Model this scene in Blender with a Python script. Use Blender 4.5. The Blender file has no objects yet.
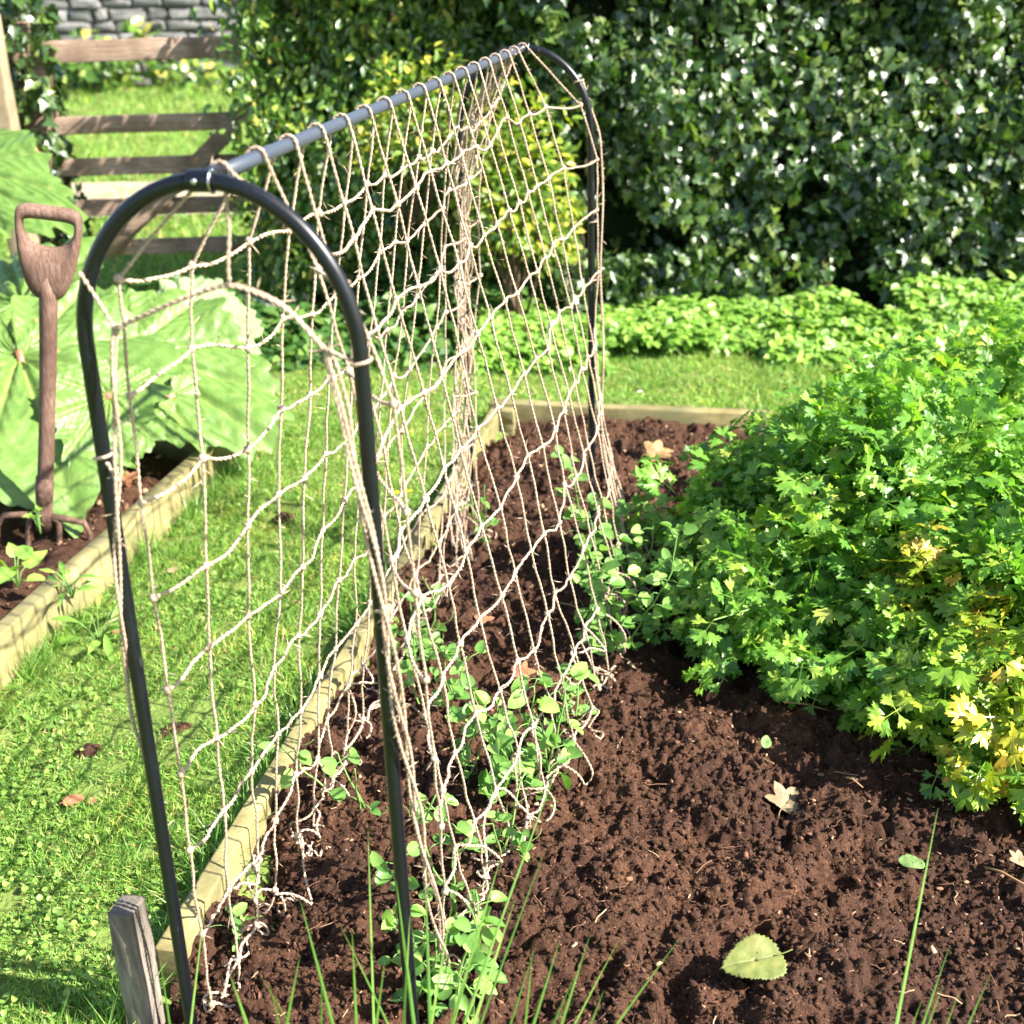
import bpy, bmesh, math, random
import numpy as np
from mathutils import Vector, Matrix

R = np.random.default_rng(7)
random.seed(7)
scene = bpy.context.scene
COL = scene.collection
rad = math.radians

# ------------------------------------------------------------------ the place
# main bed frame of reference: s runs along the pea frame, t across it, z up (z = 0 is the soil of the main bed)
ORI = np.array([-0.3278, 1.4114, 0.0])
PSI = 0.1992
A_ = np.array([math.sin(PSI), math.cos(PSI), 0.0])
B_ = np.array([math.cos(PSI), -math.sin(PSI), 0.0])
Z_ = np.array([0.0, 0.0, 1.0])
H, L, WB, WS, HS = 1.25, 1.93, 0.173, 0.166, 1.06
LAWN = -0.09
CAM_H, CAM_F, CAM_PITCH, CAM_ROLL = 1.4726, 1278.24, 0.4152, -0.0231


def F(s, t, z=0.0):
    return ORI + A_ * s + B_ * t + Z_ * z


def toframe(p):
    q = np.asarray(p) - ORI
    return q @ A_, q @ B_


def ray(px, py):
    dx, dy = px - 512, py - 512
    c, s = math.cos(CAM_ROLL), math.sin(CAM_ROLL)
    x, y = (c * dx + s * dy) / CAM_F, -(-s * dx + c * dy) / CAM_F
    c, s = math.cos(CAM_PITCH), math.sin(CAM_PITCH)
    return np.array([x, c + y * s, -s + y * c])


def W(px, py, z=0.0):
    """point of the place at height z seen at a pixel of the photograph"""
    r = ray(px, py)
    return np.array([0, 0, CAM_H]) + r * (z - CAM_H) / r[2]


def WY(px, py, Y):
    r = ray(px, py)
    return np.array([0, 0, CAM_H]) + r * Y / r[1]


# ------------------------------------------------------------------ noise
def _h(ix, iy, seed):
    n = (ix.astype(np.int64) * 374761393 + iy.astype(np.int64) * 668265263 + seed * 974634777) & 0xFFFFFFFF
    n = ((n ^ (n >> 13)) * 1274126177) & 0xFFFFFFFF
    n = n ^ (n >> 16)
    return (n & 0xFFFF) / 65535.0


def vnoise(x, y, seed=0):
    ix, iy = np.floor(x), np.floor(y)
    fx, fy = x - ix, y - iy
    fx, fy = fx * fx * (3 - 2 * fx), fy * fy * (3 - 2 * fy)
    ix, iy = ix.astype(np.int64), iy.astype(np.int64)
    a, b, c, d = _h(ix, iy, seed), _h(ix + 1, iy, seed), _h(ix, iy + 1, seed), _h(ix + 1, iy + 1, seed)
    return (a * (1 - fx) + b * fx) * (1 - fy) + (c * (1 - fx) + d * fx) * fy - 0.5


def fbm(x, y, o=4, seed=0):
    r, a = 0, 1.0
    for k in range(o):
        r = r + a * vnoise(x * 2 ** k, y * 2 ** k, seed + k)
        a *= 0.5
    return r


def lumps(x, y, seed=0):
    """rounded clods packed on a jittered grid: 1 on a clod's top, 0 in the gaps"""
    ix, iy = np.floor(x).astype(np.int64), np.floor(y).astype(np.int64)
    best = np.full(x.shape, -9.0)
    for dx in (-1, 0, 1):
        for dy in (-1, 0, 1):
            jx, jy = ix + dx, iy + dy
            px, py = jx + 0.1 + 0.8 * _h(jx, jy, seed), jy + 0.1 + 0.8 * _h(jx, jy, seed + 1)
            r = 0.45 + 0.5 * _h(jx, jy, seed + 2)
            d2 = ((x - px) ** 2 + (y - py) ** 2) / (r * r)
            best = np.maximum(best, r * np.sqrt(np.maximum(0, 1 - d2)) + 0.25 * (_h(jx, jy, seed + 3) - .5) * (d2 < 1))
    return np.maximum(best, 0)


# ------------------------------------------------------------------ mesh building
def make_mesh(name, V, polys, mat, smooth=False, matidx=None):
    """V (n,3); polys: list of int arrays (m,k), one per polygon size"""
    me = bpy.data.meshes.new(name)
    V = np.asarray(V, np.float32)
    polys = [np.asarray(p, np.int32) for p in polys if len(p)]
    nl = sum(p.size for p in polys)
    npol = sum(len(p) for p in polys)
    me.vertices.add(len(V))
    me.vertices.foreach_set('co', V.ravel())
    me.loops.add(nl)
    me.loops.foreach_set('vertex_index', np.concatenate([p.ravel() for p in polys]))
    me.polygons.add(npol)
    st, k = [], 0
    for p in polys:
        st.append(k + np.arange(len(p)) * p.shape[1])
        k += p.size
    me.polygons.foreach_set('loop_start', np.concatenate(st).astype(np.int32))
    if smooth:
        me.polygons.foreach_set('use_smooth', np.ones(npol, bool))
    for m in (mat if isinstance(mat, (list, tuple)) else [mat]):
        me.materials.append(m)
    if matidx is not None:
        me.polygons.foreach_set('material_index', np.asarray(matidx, np.int32))
    me.update(calc_edges=True)
    me.validate()
    return me


def link(name, me, parent=None, loc=None):
    o = bpy.data.objects.new(name, me)
    COL.objects.link(o)
    if loc is not None:
        o.location = Vector([float(v) for v in loc])
    if parent is not None:
        o.parent = parent
    return o


class MB:
    """collects polygons for ONE mesh object"""

    def __init__(self, origin=(0, 0, 0)):
        self.o = np.asarray(origin, float)
        self.v, self.q, self.t, self.n = [], [], [], 0
        self.qm, self.tm = [], []

    def add(self, V, quads=(), tris=(), m=0):
        V = np.asarray(V, float)
        if len(quads):
            self.q.append(np.asarray(quads, int) + self.n)
            self.qm.append(np.full(len(quads), m))
        if len(tris):
            self.t.append(np.asarray(tris, int) + self.n)
            self.tm.append(np.full(len(tris), m))
        self.v.append(V)
        self.n += len(V)

    def tube(self, P, r, n=8, cap=True, m=0, flat=1.0):
        P = np.asarray(P, float)
        k = len(P)
        r = np.broadcast_to(np.asarray(r, float), (k,))
        T = np.gradient(P, axis=0)
        T /= np.linalg.norm(T, axis=1)[:, None] + 1e-12
        ref = np.array([0, 0, 1.0]) if abs(T[:, 2]).mean() < .8 else np.array([1.0, 0.2, 0])
        nn = np.cross(T[0], ref)
        nn /= np.linalg.norm(nn) + 1e-12
        N = [nn]
        for i in range(1, k):
            w = N[-1] - T[i] * (N[-1] @ T[i])
            N.append(w / (np.linalg.norm(w) + 1e-12))
        N = np.array(N)
        Bn = np.cross(T, N)
        th = np.linspace(0, 2 * math.pi, n, endpoint=False)
        V = P[:, None] + r[:, None, None] * (np.cos(th)[None, :, None] * N[:, None] + flat * np.sin(th)[None, :, None] * Bn[:, None])
        V = V.reshape(-1, 3)
        i, j = np.meshgrid(np.arange(k - 1), np.arange(n), indexing='ij')
        a = i * n + j
        b = i * n + (j + 1) % n
        Q = np.stack([a, b, b + n, a + n], -1).reshape(-1, 4)
        tr = []
        if cap:
            V = np.vstack([V, P[0], P[-1]])
            c0, c1 = k * n, k * n + 1
            for j in range(n):
                tr.append((c0, (j + 1) % n, j))
                tr.append((c1, (k - 1) * n + j, (k - 1) * n + (j + 1) % n))
        self.add(V, Q, tr, m)

    def bm(self, bm, M=None, m=0):
        bm.verts.ensure_lookup_table()
        bm.verts.index_update()
        V = np.array([v.co[:] for v in bm.verts])
        if M is not None:
            M = np.asarray(M)
            V = V @ M[:3, :3].T + M[:3, 3]
        bmesh.ops.triangulate(bm, faces=[f for f in bm.faces if len(f.verts) > 4])
        bm.verts.index_update()
        self.add(V, [[v.index for v in f.verts] for f in bm.faces if len(f.verts) == 4],
                 [[v.index for v in f.verts] for f in bm.faces if len(f.verts) == 3], m)
        bm.free()

    def build(self, name, mat, parent=None, smooth=False, loc=None):
        V = np.vstack(self.v) - self.o
        q = np.vstack(self.q) if self.q else np.zeros((0, 4), int)
        t = np.vstack(self.t) if self.t else np.zeros((0, 3), int)
        mi = np.concatenate([np.concatenate(self.qm) if self.qm else np.zeros(0), np.concatenate(self.tm) if self.tm else np.zeros(0)])
        return link(name, make_mesh(name, V, [q, t], mat, smooth, mi), parent, loc if loc is not None else (self.o if parent is None else None))


def plank_bm(sx, sy, sz, bev=.004, rough=.0015, cuts=0):
    bm = bmesh.new()
    bmesh.ops.create_cube(bm, size=1)
    for v in bm.verts:
        v.co = Vector((v.co.x * sx, v.co.y * sy, v.co.z * sz))
    if cuts:
        lx = max(range(3), key=lambda i: (sx, sy, sz)[i])
        ed = [e for e in bm.edges if abs((e.verts[0].co - e.verts[1].co)[lx]) > .5 * (sx, sy, sz)[lx]]
        bmesh.ops.subdivide_edges(bm, edges=ed, cuts=cuts, use_grid_fill=True)
    if bev:
        sharp = [e for e in bm.edges if len(e.link_faces) == 2 and e.calc_face_angle() > .5]
        bmesh.ops.bevel(bm, geom=sharp, offset=bev, segments=2, affect='EDGES', profile=.5)
    for v in bm.verts:
        v.co += Vector([random.uniform(-rough, rough) for _ in range(3)])
    return bm


def mat4(origin, x, y, z):
    M = np.eye(4)
    M[:3, 0], M[:3, 1], M[:3, 2], M[:3, 3] = x, y, z, origin
    return M


def empty(name, loc, label, cat, group=None):
    o = bpy.data.objects.new(name, None)
    o.empty_display_size = .1
    COL.objects.link(o)
    o.location = Vector([float(v) for v in loc])
    tag(o, label, cat, group)
    return o


def tag(o, label=None, cat=None, group=None, kind=None):
    if label: o['label'] = label
    if cat: o['category'] = cat
    if group: o['group'] = group
    if kind: o['kind'] = kind
    return o


# ------------------------------------------------------------------ materials
class NT:
    def __init__(self, name):
        self.m = bpy.data.materials.new(name)
        self.m.use_nodes = True
        self.t = self.m.node_tree
        self.t.nodes.clear()
        self.out = self.n('ShaderNodeOutputMaterial')

    def n(self, typ, **kw):
        x = self.t.nodes.new(typ)
        for k, v in kw.items():
            setattr(x, k, v)
        return x

    def l(self, a, b):
        self.t.links.new(a, b)

    def noise(self, scale, detail=4, rough=.6, vec=None, stretch=None):
        x = self.n('ShaderNodeTexNoise')
        x.inputs['Scale'].default_value = scale
        x.inputs['Detail'].default_value = detail
        x.inputs['Roughness'].default_value = rough
        tc = self.n('ShaderNodeTexCoord')
        src = tc.outputs['Object']
        if stretch:
            mp = self.n('ShaderNodeMapping')
            mp.inputs['Scale'].default_value = stretch
            self.l(src, mp.inputs['Vector'])
            src = mp.outputs['Vector']
        self.l(src, x.inputs['Vector'])
        return x.outputs['Fac']

    def ramp(self, fac, stops):
        x = self.n('ShaderNodeValToRGB')
        e = x.color_ramp.elements
        while len(e) < len(stops):
            e.new(.5)
        for i, (p, c) in enumerate(stops):
            e[i].position = p
            e[i].color = (*c, 1)
        self.l(fac, x.inputs['Fac'])
        return x.outputs['Color']

    def mix(self, fac, a, b, mode='MIX'):
        x = self.n('ShaderNodeMix', data_type='RGBA', blend_type=mode)
        if isinstance(fac, (int, float)):
            x.inputs[0].default_value = fac
        else:
            self.l(fac, x.inputs[0])
        for k, v in ((6, a), (7, b)):
            if isinstance(v, tuple):
                x.inputs[k].default_value = (*v, 1)
            else:
                self.l(v, x.inputs[k])
        return x.outputs[2]

    def bump(self, h, strength=.5, dist=.01, normal=None):
        x = self.n('ShaderNodeBump')
        x.inputs['Strength'].default_value = strength
        x.inputs['Distance'].default_value = dist
        self.l(h, x.inputs['Height'])
        if normal is not None:
            self.l(normal, x.inputs['Normal'])
        return x.outputs['Normal']

    def bsdf(self, color, rough=.6, spec=.5, normal=None, metallic=0.0, transl=0.0, tcolor=None, coat=0):
        p = self.n('ShaderNodeBsdfPrincipled')
        if isinstance(color, tuple):
            p.inputs['Base Color'].default_value = (*color, 1)
        else:
            self.l(color, p.inputs['Base Color'])
        if isinstance(rough, (int, float)):
            p.inputs['Roughness'].default_value = rough
        else:
            self.l(rough, p.inputs['Roughness'])
        p.inputs['Specular IOR Level'].default_value = spec
        p.inputs['Metallic'].default_value = metallic
        if normal is not None:
            self.l(normal, p.inputs['Normal'])
        res = p.outputs[0]
        if transl:
            tr = self.n('ShaderNodeBsdfTranslucent')
            tc = tcolor if tcolor is not None else color
            if isinstance(tc, tuple):
                tr.inputs['Color'].default_value = (*tc, 1)
            else:
                self.l(tc, tr.inputs['Color'])
            ms = self.n('ShaderNodeMixShader')
            ms.inputs[0].default_value = transl
            self.l(res, ms.inputs[1])
            self.l(tr.outputs[0], ms.inputs[2])
            res = ms.outputs[0]
        self.l(res, self.out.inputs['Surface'])
        return self.m


def leaf_mat(name, stops, rough=.4, spec=.5, transl=.3, tboost=(1.5, 1.7, .7), patch=None):
    k = NT(name)
    g = k.n('ShaderNodeNewGeometry')
    c = k.ramp(g.outputs['Random Per Island'], stops)
    nz = k.noise(60, 2)
    c = k.mix(k.ramp(nz, [(.3, (0, 0, 0)), (.75, (1, 1, 1))]), c, k.mix(1.0, c, (1.35, 1.25, 1.1), 'MULTIPLY'))
    if patch:
        big = k.noise(patch[0], 3)
        c = k.mix(k.ramp(big, [(.5, (0, 0, 0)), (.65, (1, 1, 1))]), c, k.mix(1.0, c, patch[1], 'MULTIPLY'))
    tc = k.mix(1.0, c, tboost, 'MULTIPLY')
    return k.bsdf(c, rough, spec, k.bump(nz, .25, .004), 0, transl, tc)


def wood_mat(name, c1, c2, c3, scale=9, stretch=(1, 1, 1), rough=.75, grain=(2, 40, 40), bump=.4, green=None):
    k = NT(name)
    g = k.noise(scale, 6, .65, stretch=grain)
    c = k.ramp(g, [(.3, c1), (.5, c2), (.72, c3)])
    b = k.noise(5, 4)
    c = k.mix(k.ramp(b, [(.40, (0, 0, 0)), (.66, (.85, .85, .85))]), c, green or tuple(x * .7 for x in c1))
    return k.bsdf(c, rough, .25, k.bump(g, bump, .004))


M = {}
k = NT('dark_powder_coat')
nz = k.noise(150, 3)
sc = k.noise(14, 5, .7)
col = k.mix(k.ramp(sc, [(.55, (0, 0, 0)), (.75, (1, 1, 1))]), (.004, .005, .0075), (.008, .0095, .013))
scr = k.noise(90, 2, .5, stretch=(1, 1, .12))
col = k.mix(k.ramp(scr, [(.69, (0, 0, 0)), (.72, (.55, .55, .55))]), col, (.06, .062, .065))
M['metal'] = k.bsdf(col, k.ramp(sc, [(.3, (.26, .26, .26)), (.7, (.40, .40, .40))]), .4, k.bump(nz, .05, .001))
k = NT('skylit_powder_coat')
M['metal_skylit'] = k.bsdf((.045, .055, .075), .42, .5)  # sky light on the ridge bar painted in as a paler blue-grey coat
k = NT('zinc_screw')
M['zinc'] = k.bsdf((.6, .6, .6), .3, .5, None, 1.0)
k = NT('jute_twine')
f1 = k.noise(420, 3, .7)
f2 = k.noise(9, 3)
col = k.ramp(f1, [(.25, (.28, .19, .13)), (.5, (.50, .375, .275)), (.75, (.68, .56, .44))])
col = k.mix(k.ramp(f2, [(.4, (0, 0, 0)), (.7, (.6, .6, .6))]), col, (.33, .22, .145))
M['jute'] = k.bsdf(col, .85, .15, k.bump(f1, .7, .002), 0, .12, (.7, .5, .3))
k = NT('garden_soil')
n1 = k.noise(180, 5, .7)
n2 = k.noise(26, 4, .6)
n3 = k.noise(2.2, 5, .65)
n4 = k.noise(420, 2, .5)
col = k.ramp(n1, [(.28, (.018, .008, .005)), (.5, (.055, .024, .0125)), (.72, (.19, .094, .050))])
col = k.mix(k.ramp(n2, [(.4, (0, 0, 0)), (.68, (.6, .6, .6))]), col, (.062, .027, .015))
col = k.mix(k.ramp(n3, [(.44, (0, 0, 0)), (.58, (.75, .75, .75))]), col, (.038, .017, .010))
col = k.mix(k.ramp(n4, [(.68, (0, 0, 0)), (.76, (1, 1, 1))]), col, (.32, .19, .12))
M['soil'] = k.bsdf(col, .85, .2, k.bump(n4, .5, .003, k.bump(n1, .8, .006)))
k = NT('mulch_chip')
g = k.n('ShaderNodeNewGeometry')
M['chip'] = k.bsdf(k.ramp(g.outputs['Random Per Island'], [(.0, (.06, .028, .018)), (.45, (.13, .062, .038)), (.8, (.24, .13, .075)), (1, (.45, .30, .18))]), .8, .2)
k = NT('turf_ground')
n1 = k.noise(25, 5, .7)
n2 = k.noise(2.5, 4, .6)
col = k.ramp(n1, [(.3, (.07, .10, .022)), (.5, (.13, .19, .04)), (.75, (.21, .29, .07))])
col = k.mix(k.ramp(n2, [(.45, (0, 0, 0)), (.72, (.7, .7, .7))]), col, (.17, .2, .05))
M['turf'] = k.bsdf(col, .9, .1, k.bump(n1, .8, .03))
M['grass'] = leaf_mat('grass_blade', [(0, (.07, .17, .03)), (.35, (.12, .255, .045)), (.7, (.19, .34, .065)), (.88, (.29, .40, .10)), (.95, (.42, .37, .17)), (1, (.34, .25, .12))], .5, .35, .35, (1.3, 1.4, .7), (3.2, (1.4, 1.2, 1.15)))
M['grass_lush'] = leaf_mat('long_grass_blade', [(0, (.07, .18, .03)), (.5, (.13, .26, .05)), (1, (.24, .36, .10))], .35, .5, .35)
M['clover'] = leaf_mat('clover_leaf', [(0, (.09, .18, .035)), (.5, (.15, .27, .05)), (1, (.24, .36, .08))], .45, .4, .25)
M['ivy'] = leaf_mat('ivy_leaf', [(0, (.014, .038, .010)), (.45, (.034, .078, .017)), (.8, (.065, .125, .026)), (1, (.14, .19, .045))], .36, .75, .25, (1.6, 1.9, .6))
M['privet'] = leaf_mat('privet_leaf', [(0, (.028, .078, .015)), (.4, (.07, .15, .026)), (.75, (.125, .22, .036)), (.94, (.24, .31, .05)), (1, (.42, .34, .08))], .34, .75, .28)
M['yellowshrub'] = leaf_mat('yellow_shrub_leaf', [(0, (.06, .14, .020)), (.5, (.15, .24, .034)), (.85, (.34, .36, .05)), (1, (.46, .40, .07))], .4, .5, .35)
M['elder'] = leaf_mat('ground_elder_leaf', [(0, (.09, .20, .03)), (.5, (.16, .31, .05)), (1, (.26, .40, .08))], .42, .5, .3)
M['darkweed'] = leaf_mat('shade_weed_leaf', [(0, (.025, .08, .02)), (.6, (.06, .15, .03)), (1, (.13, .22, .05))], .45, .4, .3)
M['parsley'] = leaf_mat('parsley_leaf', [(0, (.06, .165, .022)), (.4, (.11, .255, .034)), (.75, (.165, .325, .046)), (.97, (.26, .39, .06)), (1, (.34, .40, .08))], .38, .5, .36, (1.5, 1.65, .6))
M['parsley_yellow'] = leaf_mat('parsley_yellowing_leaf', [(0, (.14, .25, .020)), (.5, (.26, .315, .022)), (.85, (.38, .335, .035)), (1, (.42, .25, .06))], .4, .45, .3, (1.2, 1.2, .7))
M['parsley_lime'] = leaf_mat('parsley_lime_leaf', [(0, (.11, .24, .024)), (.5, (.19, .33, .032)), (1, (.29, .39, .04))], .38, .5, .32, (1.4, 1.5, .6))
M['pea'] = leaf_mat('pea_leaf', [(0, (.08, .19, .04)), (.5, (.15, .30, .07)), (1, (.27, .43, .12))], .45, .4, .35, (1.4, 1.5, .8))
k = NT('green_stem')
M['stem'] = k.bsdf((.16, .30, .07), .45, .4, None, 0, .15)
k = NT('woody_stem')
n1 = k.noise(30, 4)
M['twig'] = k.bsdf(k.ramp(n1, [(.3, (.05, .033, .02)), (.7, (.15, .10, .065))]), .85, .2, k.bump(n1, .5, .01))
k = NT('thicket_painted_shade')
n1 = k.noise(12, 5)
M['core'] = k.bsdf(k.ramp(n1, [(.3, (.008, .012, .006)), (.7, (.022, .03, .012))]), .95, .05, k.bump(n1, 1, .05))  # darkness deep in the hedge put into the base colour
M['board'] = wood_mat('tanalised_timber', (.14, .115, .048), (.245, .205, .085), (.34, .285, .135), 14, grain=(1, 1, 1.6), rough=.85, bump=.6, green=(.12, .115, .055))
M['oldwood'] = wood_mat('weathered_grey_wood', (.11, .088, .07), (.19, .16, .13), (.30, .26, .215), 10, grain=(14, 14, 1.2), rough=.85, bump=.3)
M['gatewood'] = wood_mat('gate_timber', (.17, .11, .075), (.31, .215, .155), (.46, .34, .26), 8, grain=(1.5, 20, 20), rough=.85, bump=.4)
M['postwood'] = wood_mat('pale_post_timber', (.20, .15, .09), (.32, .245, .155), (.42, .33, .22), 8, grain=(14, 14, 1.2), rough=.85, bump=.4)
M['handlewood'] = wood_mat('worn_handle_wood', (.09, .045, .032), (.17, .098, .072), (.30, .205, .165), 12, grain=(22, 22, 1.6), rough=.7, bump=.5)
k = NT('rusty_steel')
n1 = k.noise(60, 5)
M['rust'] = k.bsdf(k.ramp(n1, [(.3, (.06, .035, .025)), (.6, (.17, .10, .07)), (.8, (.28, .2, .15))]), .7, .3, k.bump(n1, .5, .003), .35)
k = NT('old_stonework')
tc = k.n('ShaderNodeTexCoord')
n1 = k.noise(14, 6, .7)
g = k.n('ShaderNodeNewGeometry')
col = k.ramp(g.outputs['Random Per Island'], [(0, (.17, .165, .16)), (.5, (.21, .204, .198)), (1, (.26, .25, .24))])
col = k.mix(k.ramp(n1, [(.4, (0, 0, 0)), (.7, (.6, .6, .6))]), col, (.11, .115, .095))
M['stone'] = k.bsdf(col, .9, .15, k.bump(n1, .8, .03))
k = NT('lime_mortar')
n1 = k.noise(30, 5, .7)
M['mortar'] = k.bsdf(k.ramp(n1, [(.3, (.19, .183, .175)), (.7, (.27, .26, .25))]), .95, .1, k.bump(n1, .6, .02))
k = NT('dry_path')
n1 = k.noise(10, 6, .7)
M['path'] = k.bsdf(k.ramp(n1, [(.3, (.26, .20, .13)), (.7, (.42, .35, .25))]), .95, .1, k.bump(n1, .5, .02))


def rhubarb_mat(name, base, vein, spots):
    k = NT(name)
    at = k.n('ShaderNodeAttribute', attribute_name='vein')
    n1 = k.noise(16, 4)
    c = k.ramp(n1, [(.3, tuple(x * .82 for x in base)), (.7, tuple(min(1, x * 1.18) for x in base))])
    c = k.mix(at.outputs['Fac'], c, vein)
    n2 = k.noise(19, 2, .4)
    c = k.mix(k.ramp(n2, [(.73, (0, 0, 0)), (.75, (.8, .8, .8))]), c, spots)
    n3 = k.noise(55, 4)
    return k.bsdf(c, .42, .5, k.bump(n3, .4, .008), 0, .2, k.mix(1.0, c, (1.3, 1.5, .7), 'MULTIPLY'))


M['rhubarb'] = rhubarb_mat('rhubarb_leaf', (.105, .195, .036), (.235, .32, .085), (.5, .25, .12))
M['rhubarb_pale'] = rhubarb_mat('rhubarb_pale_leaf', (.28, .36, .17), (.42, .47, .28), (.5, .4, .2))
k = NT('rhubarb_stalk')
n1 = k.noise(20, 3)
M['stalk'] = k.bsdf(k.ramp(n1, [(.35, (.32, .06, .05)), (.6, (.25, .22, .08))]), .4, .5)


def dead_mat(name, c1, c2, c3, transl=.2):
    k = NT(name)
    n1 = k.noise(45, 4)
    n2 = k.noise(90, 2)
    c = k.ramp(n1, [(.3, c1), (.55, c2), (.75, c3)])
    c = k.mix(k.ramp(n2, [(.66, (0, 0, 0)), (.72, (.9, .9, .9))]), c, tuple(x * .3 for x in c1))
    return k.bsdf(c, .55, .35, k.bump(n1, .4, .003), 0, transl)


M['dead_yellow'] = dead_mat('yellowing_leaf', (.09, .12, .028), (.17, .19, .05), (.24, .215, .07))
M['dead_green'] = dead_mat('fresh_leaf', (.11, .19, .055), (.16, .25, .08), (.21, .29, .11))
M['dead_tan'] = dead_mat('tan_dry_leaf', (.25, .14, .055), (.38, .235, .10), (.45, .31, .15))
M['dead_rust'] = dead_mat('rusty_dry_leaf', (.25, .1, .05), (.36, .16, .08), (.45, .24, .13))
M['dead_pale'] = dead_mat('pale_dry_leaf', (.17, .125, .065), (.27, .21, .12), (.36, .29, .18))
k = NT('yellow_petal')
M['petal_y'] = k.bsdf((.85, .55, .02), .5, .3, None, 0, .2)
k = NT('white_petal')
M['petal_w'] = k.bsdf((.8, .8, .78), .5, .3, None, 0, .2)


# ------------------------------------------------------------------ leaf shapes (unit length along +y, face up +z)
def leaf_shape(sec, fold=.12, curl=.15, wav=0.0):
    V, q, t = [], [], []
    for ym, xe, ye in sec:
        for sx in (-1, 0, 1):
            x, y = (sx * xe, ye) if sx else (0, ym)
            V.append((x, y, fold * abs(x) * 1.6 - curl * y * y + wav * math.sin(y * 9 + sx) * abs(x)))
    for i in range(len(sec) - 1):
        a = i * 3
        q += [(a + 1, a, a + 3, a + 4), (a + 2, a + 1, a + 4, a + 5)]
    return np.array(V, float), np.array(q), np.zeros((0, 3), int)


def weld_first_last(shape):
    return shape


SH = {}
SH['ivy'] = [leaf_shape([(0.02, .02, 0), (.05, .2, -.14), (.15, .34, -.1), (.28, .52, .10), (.36, .33, .22), (.5, .40, .48), (.62, .22, .56), (.8, .12, .8), (1, .01, 1)], f, c) for f, c in ((.15, .2), (-.12, .25), (.25, .05))]
SH['privet'] = [leaf_shape([(0, .02, 0), (.15, .17, .13), (.45, .25, .45), (.75, .17, .76), (1, .01, 1)], f, c) for f, c in ((.3, .2), (.5, .1), (.1, .35))]
SH['broad'] = [leaf_shape([(0, .02, 0), (.1, .25, .06), (.35, .36, .32), (.65, .26, .66), (1, .01, 1)], f, c) for f, c in ((.2, .25), (.35, .1), (0, .4))]
SH['pea'] = [leaf_shape([(0, .02, 0), (.06, .26, .02), (.25, .39, .22), (.55, .38, .55), (.82, .24, .84), (1, .02, 1)], f, c) for f, c in ((.3, .1), (.15, .3), (.5, .0))]
SH['disc'] = [leaf_shape([(0, .05, 0), (.2, .4, .15), (.55, .5, .55), (.85, .3, .9), (1, .05, 1)], f, c) for f, c in ((.15, .1), (.3, .2))]
SH['lance'] = [leaf_shape([(0, .02, 0), (.2, .08, .2), (.5, .13, .5), (.8, .08, .8), (1, .005, 1)], f, c) for f, c in ((.3, .3), (.3, .6))]


def compound(parts):
    V, q, t, n = [], [np.zeros((0, 4), int)], [np.zeros((0, 3), int)], 0
    for shape, sc, ang, x, y, z in parts:
        v, qq, tt = shape
        c, s = math.cos(ang), math.sin(ang)
        w = v * sc
        V.append(np.stack([c * w[:, 0] + s * w[:, 1] + x, -s * w[:, 0] + c * w[:, 1] + y, w[:, 2] + z - .075 * abs(math.sin(ang)) * sc], 1))
        if len(qq): q.append(qq + n)
        if len(tt): t.append(tt + n)
        n += len(v)
    return np.vstack(V), np.vstack(q), np.vstack(t)


def toothed_leaflet(fold, curl, seed):
    """wedge shaped parsley leaflet: a middle lobe and two side lobes, each with teeth"""
    r = random.Random(seed)
    half = [(0, .60), (8, .47), (14, .52), (23, .27), (37, .50), (46, .42), (56, .56), (67, .38), (76, .43), (95, .22), (125, .22)]
    pts = [(a, q * r.uniform(.92, 1.08)) for a, q in half] + [(180, .42)] + [(-a, q * r.uniform(.92, 1.08)) for a, q in half[:0:-1]]
    V = [(0, .42, 0)]
    for a, q in pts:
        x, y = q * math.sin(rad(a)), .42 + q * math.cos(rad(a))
        V.append((x, y, fold * abs(x) - curl * (y - .2) ** 2 + .05 * math.sin(a * .11 + seed)))
    m = len(pts)
    return np.array(V, float), np.zeros((0, 4), int), np.array([(0, 1 + (i + 1) % m, 1 + i) for i in range(m)])


ps = [toothed_leaflet(*q) for q in ((.25, .25, 1), (.05, .55, 2), (.45, .1, 3), (-.15, .4, 4))]


def parsley_leaf(k):
    r = random.Random(k)
    P = []
    P.append((ps[k % 4], .56, r.uniform(-.15, .15), 0, .50, .03))
    for sg in (-1, 1):
        P.append((ps[(k + 1) % 4], r.uniform(.46, .55), sg * r.uniform(.7, 1.0), sg * .06, .46, 0))
        P.append((ps[(k + 2) % 4], r.uniform(.42, .50), sg * r.uniform(1.1, 1.5), sg * .12, .14, -.02))
    st = (np.array([(-.012, 0, 0), (.012, 0, 0), (.01, .6, .02), (-.01, .6, .02), (-.14, .14, -.02), (.14, .14, -.02), (.14, .16, -.02), (-.14, .16, -.02)]), np.array([(0, 1, 2, 3), (4, 5, 6, 7)]), np.zeros((0, 3), int))
    P.append((st, 1.0, 0, 0, 0, 0))
    return compound(P)


SH['parsley'] = [parsley_leaf(k) for k in range(5)]
SH['elder'] = [compound([(SH['broad'][k], .55, 0, 0, .42, 0), (SH['broad'][(k + 1) % 3], .5, 1.0, .02, .36, 0), (SH['broad'][(k + 2) % 3], .5, -1.0, -.02, .36, 0)]) for k in range(3)]
BLADE = []
for c in (.15, .5, .9):
    ys = np.array([0, .45, .8])
    V = [(-.5, 0, 0), (.5, 0, 0), (-.42, .45, -c * .2), (.42, .45, -c * .2), (0, 1.0, -c)]
    BLADE.append((np.array(V, float), np.array([(0, 1, 3, 2)]), np.array([(2, 3, 4)])))


def unit(v):
    return v / (np.linalg.norm(v, axis=-1, keepdims=True) + 1e-12)


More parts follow.
